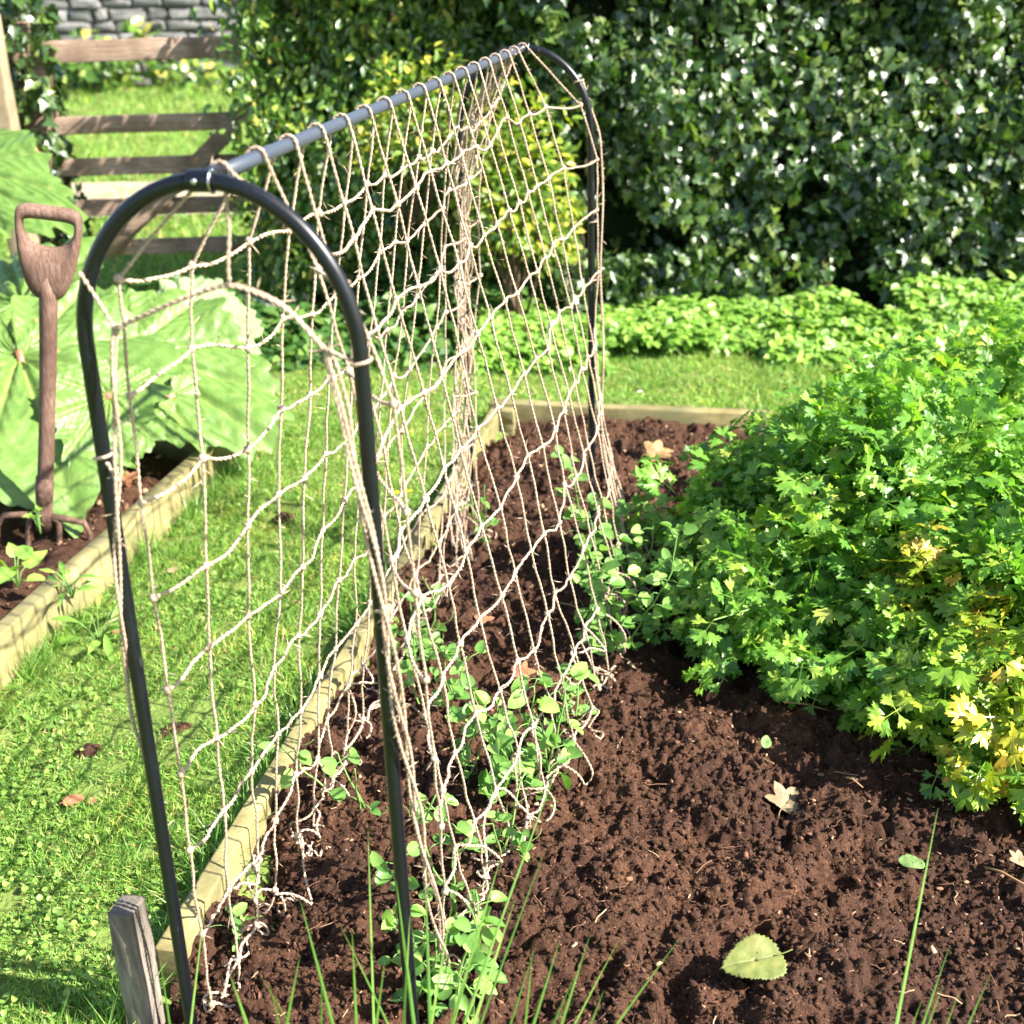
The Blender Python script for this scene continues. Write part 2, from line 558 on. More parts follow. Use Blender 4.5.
def scatter(shapes, pos, ydir, zdir, scale, width=1.0):
    """copies of leaf shapes as one vertex / face soup: leaf axis ydir, leaf face zdir"""
    N = len(pos)
    y = unit(ydir)
    z = unit(zdir - y * (zdir * y).sum(1, keepdims=True))
    x = np.cross(y, z)
    scale = np.broadcast_to(scale, (N,))
    width = np.broadcast_to(width, (N,))
    pick = R.integers(0, len(shapes), N)
    Vs, Qs, Ts, n = [], [], [], 0
    for k, (v, q, t) in enumerate(shapes):
        I = np.where(pick == k)[0]
        if not len(I):
            continue
        P = (pos[I][:, None] + scale[I][:, None, None] * (v[None, :, 0:1] * width[I][:, None, None] * x[I][:, None] + v[None, :, 1:2] * y[I][:, None] + v[None, :, 2:3] * z[I][:, None]))
        off = n + np.arange(len(I))[:, None, None] * len(v)
        Vs.append(P.reshape(-1, 3))
        if len(q): Qs.append((q[None] + off).reshape(-1, 4))
        if len(t): Ts.append((t[None] + off).reshape(-1, 3))
        n += len(I) * len(v)
    return np.vstack(Vs), (np.vstack(Qs) if Qs else np.zeros((0, 4), int)), (np.vstack(Ts) if Ts else np.zeros((0, 3), int))


def foliage(name, shapes, pos, ydir, zdir, scale, mat, parent=None, width=1.0, smooth=True):
    """mat may be a list with one entry per leaf batch: [(mask, material), ...]"""
    o = np.array(parent.location) if parent is not None else np.zeros(3)
    if isinstance(mat, list):
        V, Q, T, MI, MT, n = [], [], [], [], [], 0
        for i, (mask, m) in enumerate(mat):
            if not mask.any():
                continue
            v, q, t = scatter(shapes, pos[mask], ydir[mask], zdir[mask], np.broadcast_to(scale, (len(pos),))[mask], np.broadcast_to(width, (len(pos),))[mask])
            V.append(v); Q.append(q + n); T.append(t + n); MI.append(np.full(len(q), i)); MT.append(np.full(len(t), i)); n += len(v)
        me = make_mesh(name, np.vstack(V) - o, [np.vstack(Q), np.vstack(T)], [m for _, m in mat], smooth, np.concatenate(MI + MT))
        return link(name, me, parent)
    v, q, t = scatter(shapes, pos, ydir, zdir, scale, width)
    return link(name, make_mesh(name, v - o, [q, t], mat, smooth), parent)


def rnd(n, sd=1.0):
    return R.normal(0, sd, (n, 3))


# ------------------------------------------------------------------ camera, sun, sky
cd = bpy.data.cameras.new('camera')
cam = bpy.data.objects.new('camera', cd)
COL.objects.link(cam)
Rv = np.array([1.0, 0, 0])
U = np.array([0, math.sin(CAM_PITCH), math.cos(CAM_PITCH)])
Fw = np.array([0, math.cos(CAM_PITCH), -math.sin(CAM_PITCH)])
cr, sr = math.cos(CAM_ROLL), math.sin(CAM_ROLL)
cx, cy = cr * Rv + sr * U, cr * U - sr * Rv
cam.matrix_world = Matrix([[cx[i], cy[i], -Fw[i], (0, 0, CAM_H)[i]] for i in range(3)] + [[0, 0, 0, 1]])
cd.sensor_width = 36
cd.lens = CAM_F / 1024 * 36
cd.clip_end = 2000
cd.clip_start = .05
cd.dof.use_dof = True
cd.dof.focus_distance = 2.25
cd.dof.aperture_fstop = 4.5
scene.camera = cam

PHI, EL = rad(11), rad(39)
sunv = (B_ * math.cos(PHI) - A_ * math.sin(PHI)) * math.cos(EL) + Z_ * math.sin(EL)
sl = bpy.data.lights.new('sun', 'SUN')
sl.energy = 5.0
sl.angle = rad(.5)
sl.color = (1.0, .95, .86)
so = bpy.data.objects.new('sun', sl)
COL.objects.link(so)
so.rotation_euler = Vector(sunv).to_track_quat('Z', 'Y').to_euler()
w = bpy.data.worlds.new('World')
scene.world = w
w.use_nodes = True
nt = w.node_tree
sky = nt.nodes.new('ShaderNodeTexSky')
sky.sky_type = 'NISHITA'
sky.sun_disc = False
sky.sun_elevation = EL
sky.sun_rotation = math.atan2(sunv[0], sunv[1])
nt.links.new(sky.outputs[0], nt.nodes['Background'].inputs[0])
nt.nodes['Background'].inputs[1].default_value = .085
scene.view_settings.view_transform = 'Standard'
scene.view_settings.look = 'None'
scene.view_settings.exposure = 1.92
scene.view_settings.gamma = 1
scene.cycles.max_bounces = 6
scene.cycles.transparent_max_bounces = 8
scene.cycles.use_denoising = True

# ------------------------------------------------------------------ ground
def ground_z(x, y):
    u = np.clip((y - 8) / 7, 0, 1)
    return LAWN + .24 * u * u * (3 - 2 * u)


def grid(name, xs, ys, zf, mat, pf=None, **kw):
    X, Y = np.meshgrid(xs, ys, indexing='ij')
    Zv = zf(X, Y)
    V = np.stack([X, Y, Zv], -1).reshape(-1, 3)
    if pf is not None:
        V = pf(X, Y, Zv).reshape(-1, 3)
    nx, ny = len(xs), len(ys)
    i, j = np.meshgrid(np.arange(nx - 1), np.arange(ny - 1), indexing='ij')
    a = i * ny + j
    Q = np.stack([a, a + ny, a + ny + 1, a + 1], -1).reshape(-1, 4)
    return link(name, make_mesh(name, V, [Q], mat, True))


xs = np.unique(np.concatenate([np.linspace(-160, -5, 20), np.linspace(-5, 5, 120), np.linspace(5, 160, 20)]))
ys = np.unique(np.concatenate([np.linspace(-60, -1, 10), np.linspace(-1, 16, 200), np.linspace(16, 300, 20)]))


def lawn_z(X, Y):
    s, t = (X - ORI[0]) * A_[0] + (Y - ORI[1]) * A_[1], (X - ORI[0]) * B_[0] + (Y - ORI[1]) * B_[1]
    inside = ((s > -.05) & (s < 2.75) & (t > -.2) & (t < 1.6)) | ((s > -.9) & (s < 2.25) & (t < -1.2) & (t > -2.9))
    k = np.clip((t + .85) / .5, 0, 1)
    return ground_z(X, Y) + .035 * k * k * (3 - 2 * k) * (s < 3.2) + .012 * fbm(X * 4, Y * 4, 3, 5) - .15 * inside


lawn = grid('lawn', xs, ys, lawn_z, M['turf'])
tag(lawn, kind='structure')


def soil_z(S, T):
    z = .035 * fbm(S * 3.2, T * 3.2, 3, 11) + .030 * fbm(S * 10, T * 10, 2, 21)
    wx, wy = S + .02 * fbm(S * 25, T * 25, 2, 3), T + .02 * fbm(S * 25, T * 25, 2, 4)
    patchy = np.clip(.55 + 2.2 * fbm(S * 5, T * 5, 2, 61), .1, 1.5)
    pf = np.clip(.6 + 2.0 * fbm(S * 7 + 4, T * 7, 2, 67), .15, 1.2)
    z = z + patchy * (.025 * lumps(wx * 17, wy * 17, 31)) + pf * (.014 * lumps(wx * 42 + 3, wy * 42, 41) + .009 * lumps(wx * 88, wy * 88 + 5, 51)) + .004 * lumps(wx * 170, wy * 170 + 5, 57)
    z = z - .03 * np.clip(-.12 - fbm(S * 13, T * 13, 3, 81), 0, 1) * 3
    return z + .014 * fbm(S * 60, T * 60, 3, 71) - .03


def bed_z(S, T):
    z = soil_z(S, T)
    z = z - (.022 - .16 * np.clip(fbm(S * 6, T * 2, 3, 91), -.1, .32)) * np.exp(-((T + .25) / .10) ** 2) - .015 * np.clip((S - 2.45) / .35, 0, 1)
    z += .05 * np.exp(-(((S - 2.35) / .2) ** 2 + ((T - .3) / .25) ** 2))
    z -= .03 * np.exp(-(((S - 1.35) / .25) ** 2 + ((T - .42) / .12) ** 2))
    return z


FP = lambda S, T, Zv: ORI + S[..., None] * A_ + T[..., None] * B_ + Zv[..., None] * Z_
soil = grid('soil', np.r_[np.arange(-.06, 1.35, .0038), np.arange(1.35, 2.81, .007)], np.r_[np.arange(-.262, 1.2, .0038), np.arange(1.2, 1.66, .012)], bed_z, M['soil'], FP)
tag(soil, kind='structure')
soil2 = grid('soil', np.arange(-.3, 2.34, .011), np.arange(-2.9, -1.115, .011), lambda S, T: soil_z(S, T) + .0, M['soil'], FP)
tag(soil2, kind='structure')

path = grid('path', np.linspace(-7, 1.2, 40), np.linspace(8.4, 9.6, 10), lambda X, Y: ground_z(X, Y) + .02 + .006 * fbm(X * 3, Y * 3, 2, 8), M['path'])
tag(path, kind='structure')

# loose crumbs and chips on the soil
ico = bmesh.new()
bmesh.ops.create_icosphere(ico, subdivisions=1, radius=1)
ico.verts.ensure_lookup_table()
icv = np.array([v.co[:] for v in ico.verts])
ict = np.array([[v.index for v in f.verts] for f in ico.faces])
ico.free()
crumb_shapes = []
for q in range(6):
    v = icv * (1 + R.uniform(-.55, .45, (len(icv), 1))) * np.array([1, R.uniform(.5, 1.2), R.uniform(.35, .8)])
    crumb_shapes.append((v, np.zeros((0, 4), int), ict))


def bedpts(n, s0, s1, t0, t1, power=1.0):
    S = s0 + (s1 - s0) * R.random(n) ** power
    T = t0 + (t1 - t0) * R.random(n)
    return S, T


n = 52000
S, T = bedpts(n, 0, 2.75, -.25, 1.4, 1.6)
sz = .0018 + .0085 * R.random(n) ** 5
pos = FP(S, T, bed_z(S, T) + sz * .3)
v, q, t = scatter(crumb_shapes, pos, rnd(n), rnd(n), sz)
o = link('soil_crumbs', make_mesh('soil_crumbs', v, [q, t], M['soil'], False))
tag(o, 'loose dark brown soil crumbs strewn over the main bed', 'soil crumbs', kind='stuff')
n = 9000
S, T = bedpts(n, 0, 2.75, -.22, 1.5, 1.4)
far = R.random(n) < .35
S[far] = R.uniform(1.9, 2.75, far.sum()); T[far] = R.uniform(-.2, .75, far.sum())
pos = FP(S, T, bed_z(S, T) + .003)
chip = [(np.array([(-.5, 0, 0), (.5, .05, .1), (.4, 1, .05), (-.45, .9, 0), (-.5, 0, .25), (.5, .05, .3), (.4, 1, .25), (-.45, .9, .2)]), np.array([(4, 5, 6, 7), (0, 1, 5, 4), (1, 2, 6, 5), (2, 3, 7, 6), (3, 0, 4, 7)]), np.zeros((0, 3), int))]
v, q, t = scatter(chip, pos, rnd(n) * [1, 1, .3], np.array([0, 0, 1.0]) + rnd(n, .4), .002 + .012 * R.random(n) ** 3.5, R.uniform(.15, .6, n))
o = link('mulch_chips', make_mesh('mulch_chips', v, [q, t], M['chip'], False))
tag(o, 'rusty bark mulch chips scattered across the soil of the main bed', 'mulch chips', kind='stuff')
n = 900
S, T = bedpts(n, .6, 2.3, -2.0, -1.13)
v, q, t = scatter(chip, FP(S, T, soil_z(S, T) + .005), rnd(n) * [1, 1, .3], np.array([0, 0, 1.0]) + rnd(n, .4), .006 + .02 * R.random(n) ** 2, R.uniform(.25, .8, n))
o = link('mulch_chips', make_mesh('mulch_chips', v, [q, t], M['chip'], False))
tag(o, 'bark chips and dry scraps on the soil around the fork', 'mulch chips', kind='stuff')

straws = []
mbs = MB()
for q in range(420):
    s0, t0 = 2.7 * R.random() ** 1.4, R.uniform(-.22, 1.3)
    a = R.uniform(0, 6.283); ln = R.uniform(.012, .055)
    s_, t_ = s0 + np.linspace(0, 1, 5) * ln * math.cos(a) + R.normal(0, .002, 5), t0 + np.linspace(0, 1, 5) * ln * math.sin(a) + R.normal(0, .002, 5)
    zz = bed_z(s_, t_)
    zz = np.linspace(zz[0], zz[-1], 5) * .5 + zz.max() * .5 + .002
    mbs.tube([F(*p) for p in zip(s_, t_, zz)], R.uniform(.0005, .0014), 5)
o = mbs.build('straw_bits', M['chip'], None, False)
tag(o, 'fine roots and straw bits lying all over the main bed soil', 'straw', kind='stuff')

# ------------------------------------------------------------------ grass
def grass_batch(name, label, n, fn, h0, h1, wd, mat, lean=.7):
    pts = fn(n)
    n = len(pts)
    d = np.stack([R.normal(0, lean, n), R.normal(0, lean, n), np.ones(n)], 1)
    h = R.uniform(h0, h1, n) * (1 + 1.3 * fbm(pts[:, 0] * 3.5, pts[:, 1] * 3.5, 3, 9))
    side = np.cross(d, rnd(n))
    v, q, t = scatter(BLADE, pts, d, side, h, wd / np.maximum(h, .005) * R.uniform(.7, 1.3, n))
    o = link(name, make_mesh(name, v, [q, t], mat, True))
    return tag(o, label, 'grass', kind='stuff')


def lawn_near(n):
    S = -.25 + 3.2 * R.random(n) ** 1.25
    T = R.uniform(-1.12, -.295, n)
    S2 = S.copy()
    ok = ~((S < 2.37) & (T < -1.075)) & (fbm(S * 9, T * 9, 2, 33) > -.33)
    P = FP(S, T, np.zeros(n))[ok]
    P[:, 2] = lawn_z(P[:, 0], P[:, 1])
    return P


def lawn_far(n):
    X = R.uniform(-2.4, 3.6, n)
    Y = R.uniform(3.7, 5.7, n)
    P = np.stack([X, Y, np.zeros(n)], 1)
    s, t = toframe(P)
    ok = ~((s < 2.86) & (t > -.31)) & ~((s < 2.39) & (t < -1.07)) & (s > 2.2) & (fbm(s * 6, t * 6, 2, 34) > -.4)
    P = P[ok]
    P[:, 2] = lawn_z(P[:, 0], P[:, 1])
    return P


def field_far(n):
    X = R.uniform(-7, 1.5, n)
    Y = 6 + 8.5 * R.random(n) ** 1.3
    ok = ~((Y > 8.4) & (Y < 9.6) & (R.random(n) < .85))
    P = np.stack([X, Y, ground_z(X, Y)], 1)[ok]
    return P


grass_batch('lawn_grass', 'short mossy green grass between the two raised beds', 90000, lawn_near, .010, .030, .0026, M['grass'], .9)
grass_batch('lawn_grass', 'short sunlit grass in front of the hedge', 90000, lawn_far, .016, .04, .0038, M['grass'], .8)
grass_batch('field_grass', 'rough bright grass on the far side of the gate', 60000, field_far, .04, .10, .009, M['grass'], .7)
n = 8000
P = lawn_near(n)
P = P[fbm(P[:, 0] * 5, P[:, 1] * 5, 2, 77) > -.05]
P[:, 2] += R.uniform(.008, .02, len(P))
o = foliage('clover_leaves', SH['disc'], P, rnd(len(P)) * [1, 1, .25], np.array([0, 0, 1.0]) + rnd(len(P), .35), R.uniform(.005, .013, len(P)), M['clover'])
tag(o, 'tiny round clover and moss leaves low in the lawn', 'clover', kind='stuff')
# taller fringe of grass against the main bed's long board and the left bed's board
def fringe(n):
    S = R.uniform(-.2, 2.85, n)
    T = -.298 - np.abs(R.normal(0, .02, n))
    k = R.random(n) < .35
    S[k] = R.uniform(.4, 2.4, k.sum()); T[k] = -1.07 + np.abs(R.normal(0, .018, k.sum()))
    P = FP(S, T, np.zeros(n))
    P[:, 2] = lawn_z(P[:, 0], P[:, 1])
    return P[fbm(P[:, 0] * 4, P[:, 1] * 4, 2, 55) > -.15]


grass_batch('edge_grass', 'longer grass growing along the foot of the bed boards', 5000, fringe, .03, .09, .003, M['grass_lush'], .45)

# ------------------------------------------------------------------ raised beds
def board(parent, s0, s1, t0, t1, z0, z1, name='plank', mat=None):
    along_s = (s1 - s0) > (t1 - t0)
    mb = MB(parent.location)
    ln, th = (s1 - s0, t1 - t0) if along_s else (t1 - t0, s1 - s0)
    bm = plank_bm(ln, th, z1 - z0, .004, .0016, 14)
    c = F((s0 + s1) / 2, (t0 + t1) / 2, (z0 + z1) / 2)
    x, y = (A_, -B_) if along_s else (B_, A_)
    mb.bm(bm, mat4(c, x, y, Z_))
    return mb.build(name, mat or M['board'], parent, True)


bed = empty('raised_bed', F(2.8, -.28, LAWN), 'main raised bed edged with pale timber boards around the brown soil', 'raised bed')
board(bed, .135, 2.80, -.296, -.260, LAWN - .05, .014)
board(bed, 2.802, 2.85, -.305, 1.70, LAWN - .05, .030)
board(bed, -.10, 2.80, 1.653, 1.70, LAWN - .05, .03)
board(bed, -.147, -.102, -.26, 1.70, LAWN - .05, -.02)
board(bed, 2.752, 2.80, -.256, -.208, -.12, .02, 'corner_post')
bed2 = empty('raised_bed', F(2.38, -1.1, LAWN), 'left raised bed with a yellowish timber board beside the lawn path', 'raised bed')
board(bed2, -.4, 2.38, -1.122, -1.08, LAWN - .04, .045)
board(bed2, 2.34, 2.38, -2.95, -1.124, LAWN - .04, .04)

# weathered stake by the near corner
o0 = F(.03, -.268, -.25)
ztop = WY(134, 908, o0[1])[2]
stake = MB(o0)
bm = plank_bm(.040, .046, ztop + .25, .004, .0025, 5)
lean = unit(np.array([.0, .02, 1.0]))
x = unit(np.cross(np.array([.25, .97, 0]), lean)); y = np.cross(lean, x)
stake.bm(bm, mat4(o0 + lean * (ztop + .25) / 2, x, y, lean))
o = stake.build('wooden_stake', M['oldwood'], None, True)
tag(o, 'short weathered grey wooden stake standing at the near corner of the main bed', 'stake')

# ------------------------------------------------------------------ pea frame
frame = empty('pea_support', F(0, 0, 0), 'dark tubular metal pea frame with two hoops and a ridge bar', 'plant frame')
RT = .0094


def hoop(s):
    z = np.linspace(-.12, HS, 26)
    t = WB + (WS - WB) * z / HS
    th = np.linspace(0, math.pi / 2, 30)[1:]
    z = np.r_[z, HS + (H - HS) * np.sin(th) ** 1.03]
    t = np.r_[t, WS * np.cos(th) ** 1.03]
    t, z = np.r_[-t, t[::-1][1:]], np.r_[z, z[::-1][1:]]
    mb = MB(frame.location)
    mb.tube([F(s, a, b) for a, b in zip(t, z)], RT, 16)
    return mb.build('hoop', M['metal'], frame, True)


hoop(0)
hoop(L)
mb = MB(frame.location)
mb.tube([F(s, 0, H + .0) for s in np.linspace(.010, L - .010, 12)], .0088, 14)
mb.build('ridge_bar', M['metal_skylit'], frame, True)
for s in (0, L):
    mb = MB(frame.location)
    tt = np.linspace(-.0135, .0135, 9)
    zz = H - .4 * tt ** 2 / .17
    mb.tube([F(s, a, b) for a, b in zip(tt, zz)], RT + .003, 18)
    sg = 1 if s == 0 else -1
    mb.tube([F(s + sg * .004, 0, H), F(s + sg * .045, 0, H)], .0112, 16)
    jt = mb.build('joint_sleeve', M['metal'], frame, True)
    mb = MB(frame.location)
    mb.tube([F(s - sg * .0118, -.003, H + .001), F(s - sg * .0142, -.003, H + .001)], [.0036, .0028], 12)
    sc_ = mb.build('screw', M['zinc'], jt, True)
    mb = MB(frame.location)
    th = np.linspace(0, 2 * math.pi, 25)
    mb.tube([F(s + math.sin(a) * (RT + .0032), .0135, H - .001 + math.cos(a) * (RT + .0032)) for a in th], .001, 6)
    mb.build('sleeve_rim', M['zinc'], jt, True)

# ------------------------------------------------------------------ jute netting
net = empty('jute_netting', F(.9, 0, 0), 'loose knotted jute twine netting draped over the dark metal frame', 'netting')
NR = random.Random(5)
NC, NJ = 17, 9


def arch_t(z):
    if z >= H: return 0.0
    if z <= HS: return WB + (WS - WB) * z / HS
    q = min(1.0, (z - HS) / (H - HS))
    return WS * math.sqrt(max(0, 1 - q * q))


def right_node(u, v):
    """u along the ridge 0..1, v down the side 0..1"""
    s_top, s_bot = .05 + u * (L - .07), .20 + u * 1.52
    tb = np.interp(s_bot, [.2, .49, .71, 1.13, 1.64, 1.75], [.165, .235, .275, .335, .34, .31])
    z = (H + RT + .002) * (1 - v) + .02 * v
    if u < .02 or u > .98:
        s = (s_top + (s_bot - s_top) * max(0, (v - .45) / .55) ** 1.3) if u > .5 else s_top + (s_bot - s_top) * max(0, (v - .2) / .8) ** 1.0
    else:
        s = s_top + (s_bot - s_top) * v ** 1.2
    free = tb * (1 - z / (H + RT + .002)) ** .85
    e = min(u, 1 - u)
    wgt = math.exp(-(e / .05) ** 1.2)
    out = arch_t(z) + (.018 if z < HS - .02 else -.016 * min(1, v * 9))
    if v > .6: out = out + (tb - .19) * ((v - .6) / .4) ** 1.5
    t = free * (1 - wgt) + out * wgt
    if v < .02: t = 0
    return [s, t, z]


def left_node(u, v):
    gather = max(0.0, (u - .62) / .38)
    s_top = .05 + u * (L - .07)
    z = (H + RT + .002) * (1 - v) + .015 * v
    g = gather ** .5 * min(1, v * 3.2)
    s_bot = .04 + u * 1.62
    s = s_top + (s_bot - s_top) * v
    s = s * (1 - g) + (L - .08 - .10 * (1 - gather) - (.28 * max(0, v - .6) * (1.6 - gather))) * g
    tb = -.152
    free = tb * min(1, 1.02 * (1 - z / (H + RT + .002)) ** .7)
    e = u
    wgt = math.exp(-(e / .10) ** 1.2)
    out = -(max(arch_t(z) - .016, .0))
    t = free * (1 - wgt) + out * wgt
    t = t * (1 - g) + (out + .02 + .03 * math.sin(u * 40 + v * 5)) * g
    if v < .02: t = 0
    return [s, t, z]


def jitter(nd, u, v, amp):
    k = amp * (.35 + 1.0 * v)
    return [nd[0] + NR.gauss(0, k), nd[1] + NR.gauss(0, k * .6), max(.004, nd[2] + NR.gauss(0, k * .8))]


CORD = .00235
hairs = []


def two_ply(mb, P, r):
    """two strands twisted about each other"""
    P = np.asarray(P, float)
    d = np.r_[0, np.cumsum(np.linalg.norm(np.diff(P, axis=0), axis=1))]
    m = max(4, int(d[-1] / .0042))
    u = np.linspace(0, d[-1], m)
    C = np.stack([np.interp(u, d, P[:, a]) for a in range(3)], 1)
    T = np.gradient(C, axis=0); T = unit(T)
    n1 = unit(np.cross(T, np.array([.31, .2, .93]) if abs(T[:, 2]).mean() < .8 else np.array([.9, .4, .1])))
    n2 = np.cross(T, n1)
    ph = NR.uniform(0, 6.28)
    k = 6.283 / (.019 * r / .0024)
    wob = np.array([NR.gauss(0, .12) for _ in range(m)])
    for q in (0, math.pi):
        a = ph + q + k * u
        X = C + (np.cos(a)[:, None] * n1 + np.sin(a)[:, None] * n2) * r * .52
        mb.tube(X, r * .66 * (1 + wob), 5, True)


def cord(mb, p, q, r=CORD, sag=.0, wig=.004, nseg=9, fuzz=True):
    p, q = np.asarray(p, float), np.asarray(q, float)
    ln = np.linalg.norm(q - p)
    if ln < 1e-4: return
    nseg = max(5, int(ln / .012))
    u = np.linspace(0, 1, nseg)
    P = p + (q - p) * u[:, None]
    P[:, 2] -= sag * 4 * u * (1 - u)
    ph = [NR.uniform(0, 6.28) for _ in range(6)]
    for ax in range(3):
        P[:, ax] += wig * np.sin(math.pi * u) * (np.sin(u * NR.uniform(2, 7) + ph[ax]) + .2 * np.sin(u * 17 + ph[ax + 3]))
    two_ply(mb, P, r)
    if fuzz:
        for _ in range(int(ln / .014)):
            k = NR.randrange(nseg)
            hairs.append((P[k], ln))


def build_panel(fn, sign, gatherfrom=None):
    mb = MB(net.location)
    N = [[None] * (NJ + 1) for _ in range(NC + 1)]
    for i in range(NC + 1):
        for j in range(NJ + 1):
            u, v = i / NC, j / NJ
            # rows step a little from column to column as the knots slip
            v2 = min(1, max(0, v + (NR.gauss(0, .006) if j else 0)))
            nd = fn(u, v2)
            if j and not (0 < i < NC and False):
                nd = jitter(nd, u, v, .0055 if 0 < i < NC else .003)
            if j == 0: nd[1], nd[2] = 0.0, H + RT + .002
            N[i][j] = F(*nd)
    for i in range(NC + 1):
        for j in range(NJ):
            a, b = N[i][j], N[i][j + 1]
            if j == 0:
                # loop over the bar
                s, _ = toframe(a)
                loop = [F(s + .004 * math.sin(q), -sign * (RT + .003) * math.cos(q) * 1.0, H + (RT + .003) * math.sin(q)) for q in np.linspace(.2, math.pi - .35, 8)]
                two_ply(mb, loop, CORD)
                a = loop[-1]
            cord(mb, a, b, CORD * .95, 0, .0012 + .003 * (j / NJ) ** 3)
        if i < NC:
            for j in range(1, NJ + 1):
                a, b = N[i][j], N[i + 1][j]
                if j == NJ and NR.random() < .25: continue
                mid = (a + b) / 2
                ln = np.linalg.norm(a - b)
                wob = .0022 + .007 * (j / NJ) ** 4
                cord(mb, a, b, CORD * 1.08, NR.uniform(-.004, .012), wob)
    for i in range(NC + 1):
        for j in range(1, NJ + 1):
            sc_ = NR.uniform(.0050, .0072)
            mb.add(icv * [sc_, sc_, sc_ * 1.2] * R.uniform(.8, 1.2, (12, 1)) + N[i][j], (), ict)
    return mb, N


mbR, NRt = build_panel(right_node, 1)
mbL, NLt = build_panel(left_node, -1)


def bed_floor(p):
    s, t = toframe(p)
    return float(bed_z(np.array([s]), np.array([t]))[0]) if t > -.262 else LAWN + .03


def curly(mb, p, n=3, size=.03, down=.6):
    """a loose frayed end that curls"""
    p = np.asarray(p, float)
    P = [p.copy()]
    a = NR.uniform(0, 6.28)
    d = unit(np.array([NR.gauss(0, 1), NR.gauss(0, 1), -down]))
    x = unit(np.cross(d, [0, 0, 1.0]) + 1e-6); y = np.cross(d, x)
    cur = p.copy()
    for k in range(n * 8):
        a += NR.uniform(.1, .55)
        cur = cur + d * size * .06 + (x * math.cos(a) + y * math.sin(a)) * size * .13
        g = bed_floor(cur) + .004
        if cur[2] > g: cur[2] = max(g, cur[2] - .0035)
        cur[2] = max(cur[2], g)
        P.append(cur.copy())
    two_ply(mb, P, CORD * .95)


for i in range(NC + 1):
    for mb, N in ((mbR, NRt), (mbL, NLt)):
        for _ in range(NR.choice((1, 2, 2))):
            curly(mb, N[i][NJ], NR.choice((2, 3, 4)), NR.uniform(.02, .05))
        if i < NC:
            # slack loops of the bottom edge lying on the plants and soil
            a, b = N[i][NJ - NR.choice((0, 0, 1))], N[i + 1][NJ - NR.choice((0, 0, 1))]
            u = np.linspace(0, 1, 14)[:, None]
            P = a + (b - a) * u + np.sin(math.pi * u) * np.array([NR.uniform(-.04, .05), NR.uniform(-.05, .02), NR.uniform(-.06, .02)])
            P = P + .008 * np.stack([np.sin(u[:, 0] * 11 + i), np.cos(u[:, 0] * 13 + i), np.sin(u[:, 0] * 9)], 1)
            P[:, 2] = np.maximum(P[:, 2], [bed_floor(q) + .005 for q in P])
            two_ply(mb, P, CORD)
oR = mbR.build('net_panel', M['jute'], net, True)
oL = mbL.build('net_panel', M['jute'], net, True)


# bunched edges: several cords lying side by side
def rope(pts, k=3, spread=.006, name='edge_rope', r=CORD, seed=1):
    rr = random.Random(seed)
    pts = np.array(pts, float)
    # smooth resample
    d = np.r_[0, np.cumsum(np.linalg.norm(np.diff(pts, axis=0), axis=1))]
    m = max(12, int(d[-1] / .012))
    uu = np.linspace(0, d[-1], m)
    C = np.stack([np.interp(uu, d, pts[:, a]) for a in range(3)], 1)
    for _ in range(3):
        C[1:-1] = (C[:-2] + 2 * C[1:-1] + C[2:]) / 4
    mb = MB(net.location)
    for q in range(k):
        ph, fr = rr.uniform(0, 6.28), rr.uniform(14, 26)
        off = np.stack([np.cos(uu * fr + ph), np.sin(uu * fr + ph), .3 * np.sin(uu * fr * .7)], 1) * spread * rr.uniform(.5, 1.2)
        off = off + rr.gauss(0, spread * .3)
        P = C + off
        two_ply(mb, P, r)
        for z in range(0, m, 1):
            hairs.append((P[z], .1))
    return mb.build(name, M['jute'], net, True)


Fz = F
# near hoop, right side, then down in front of the leg
rope([F(-.01, arch_t(1.07) - .035, 1.07), F(-.018, .155, 1.0), F(-.022, .172, .85), F(-.01, .19, .6), F(.04, .195, .35), F(.10, .195, .15), F(.17, .18, .02)], 3, .006, seed=3)
# near hoop, left side
rope([F(-.012, -.12, 1.085), F(-.02, -.128, 1.0), F(-.022, -.15, .85), F(-.018, -.174, .7), F(.004, -.186, .55), F(.016, -.180, .4), F(.022, -.183, .2), F(.03, -.19, .0)], 2, .004, seed=4)
# across the mouth of the near hoop
rope([F(-.012, -.12, 1.085), F(-.012, -.06, 1.112), F(-.012, .025, 1.142), F(-.012, .09, 1.118), F(-.012, arch_t(1.07) - .035, 1.07)], 2, .0025, seed=5)
# far left, gathered like a drawn curtain
rope([F(L - .17, -.0, H), F(L - .07, -.10, 1.12), F(L - .04, -.15, 1.0), F(L - .05, -.155, .8), F(L - .05, -.16, .6), F(L - .10, -.16, .4), F(L - .2, -.15, .2), F(L - .3, -.14, .04)], 7, .017, seed=6)
# down the far right leg
rope([F(L, arch_t(1.17) + .012, 1.17), F(L - .004, .19, 1.05), F(L - .006, .195, .8), F(L - .012, .198, .5), F(L - .03, .205, .25), F(L - .08, .24, .1), F(L - .16, .28, .03)], 2, .004, seed=7)
# short ties
def tie(fn):
    mb = MB(net.location)
    fn(mb)
    mb.build('tie_cord', M['jute'], net, True)


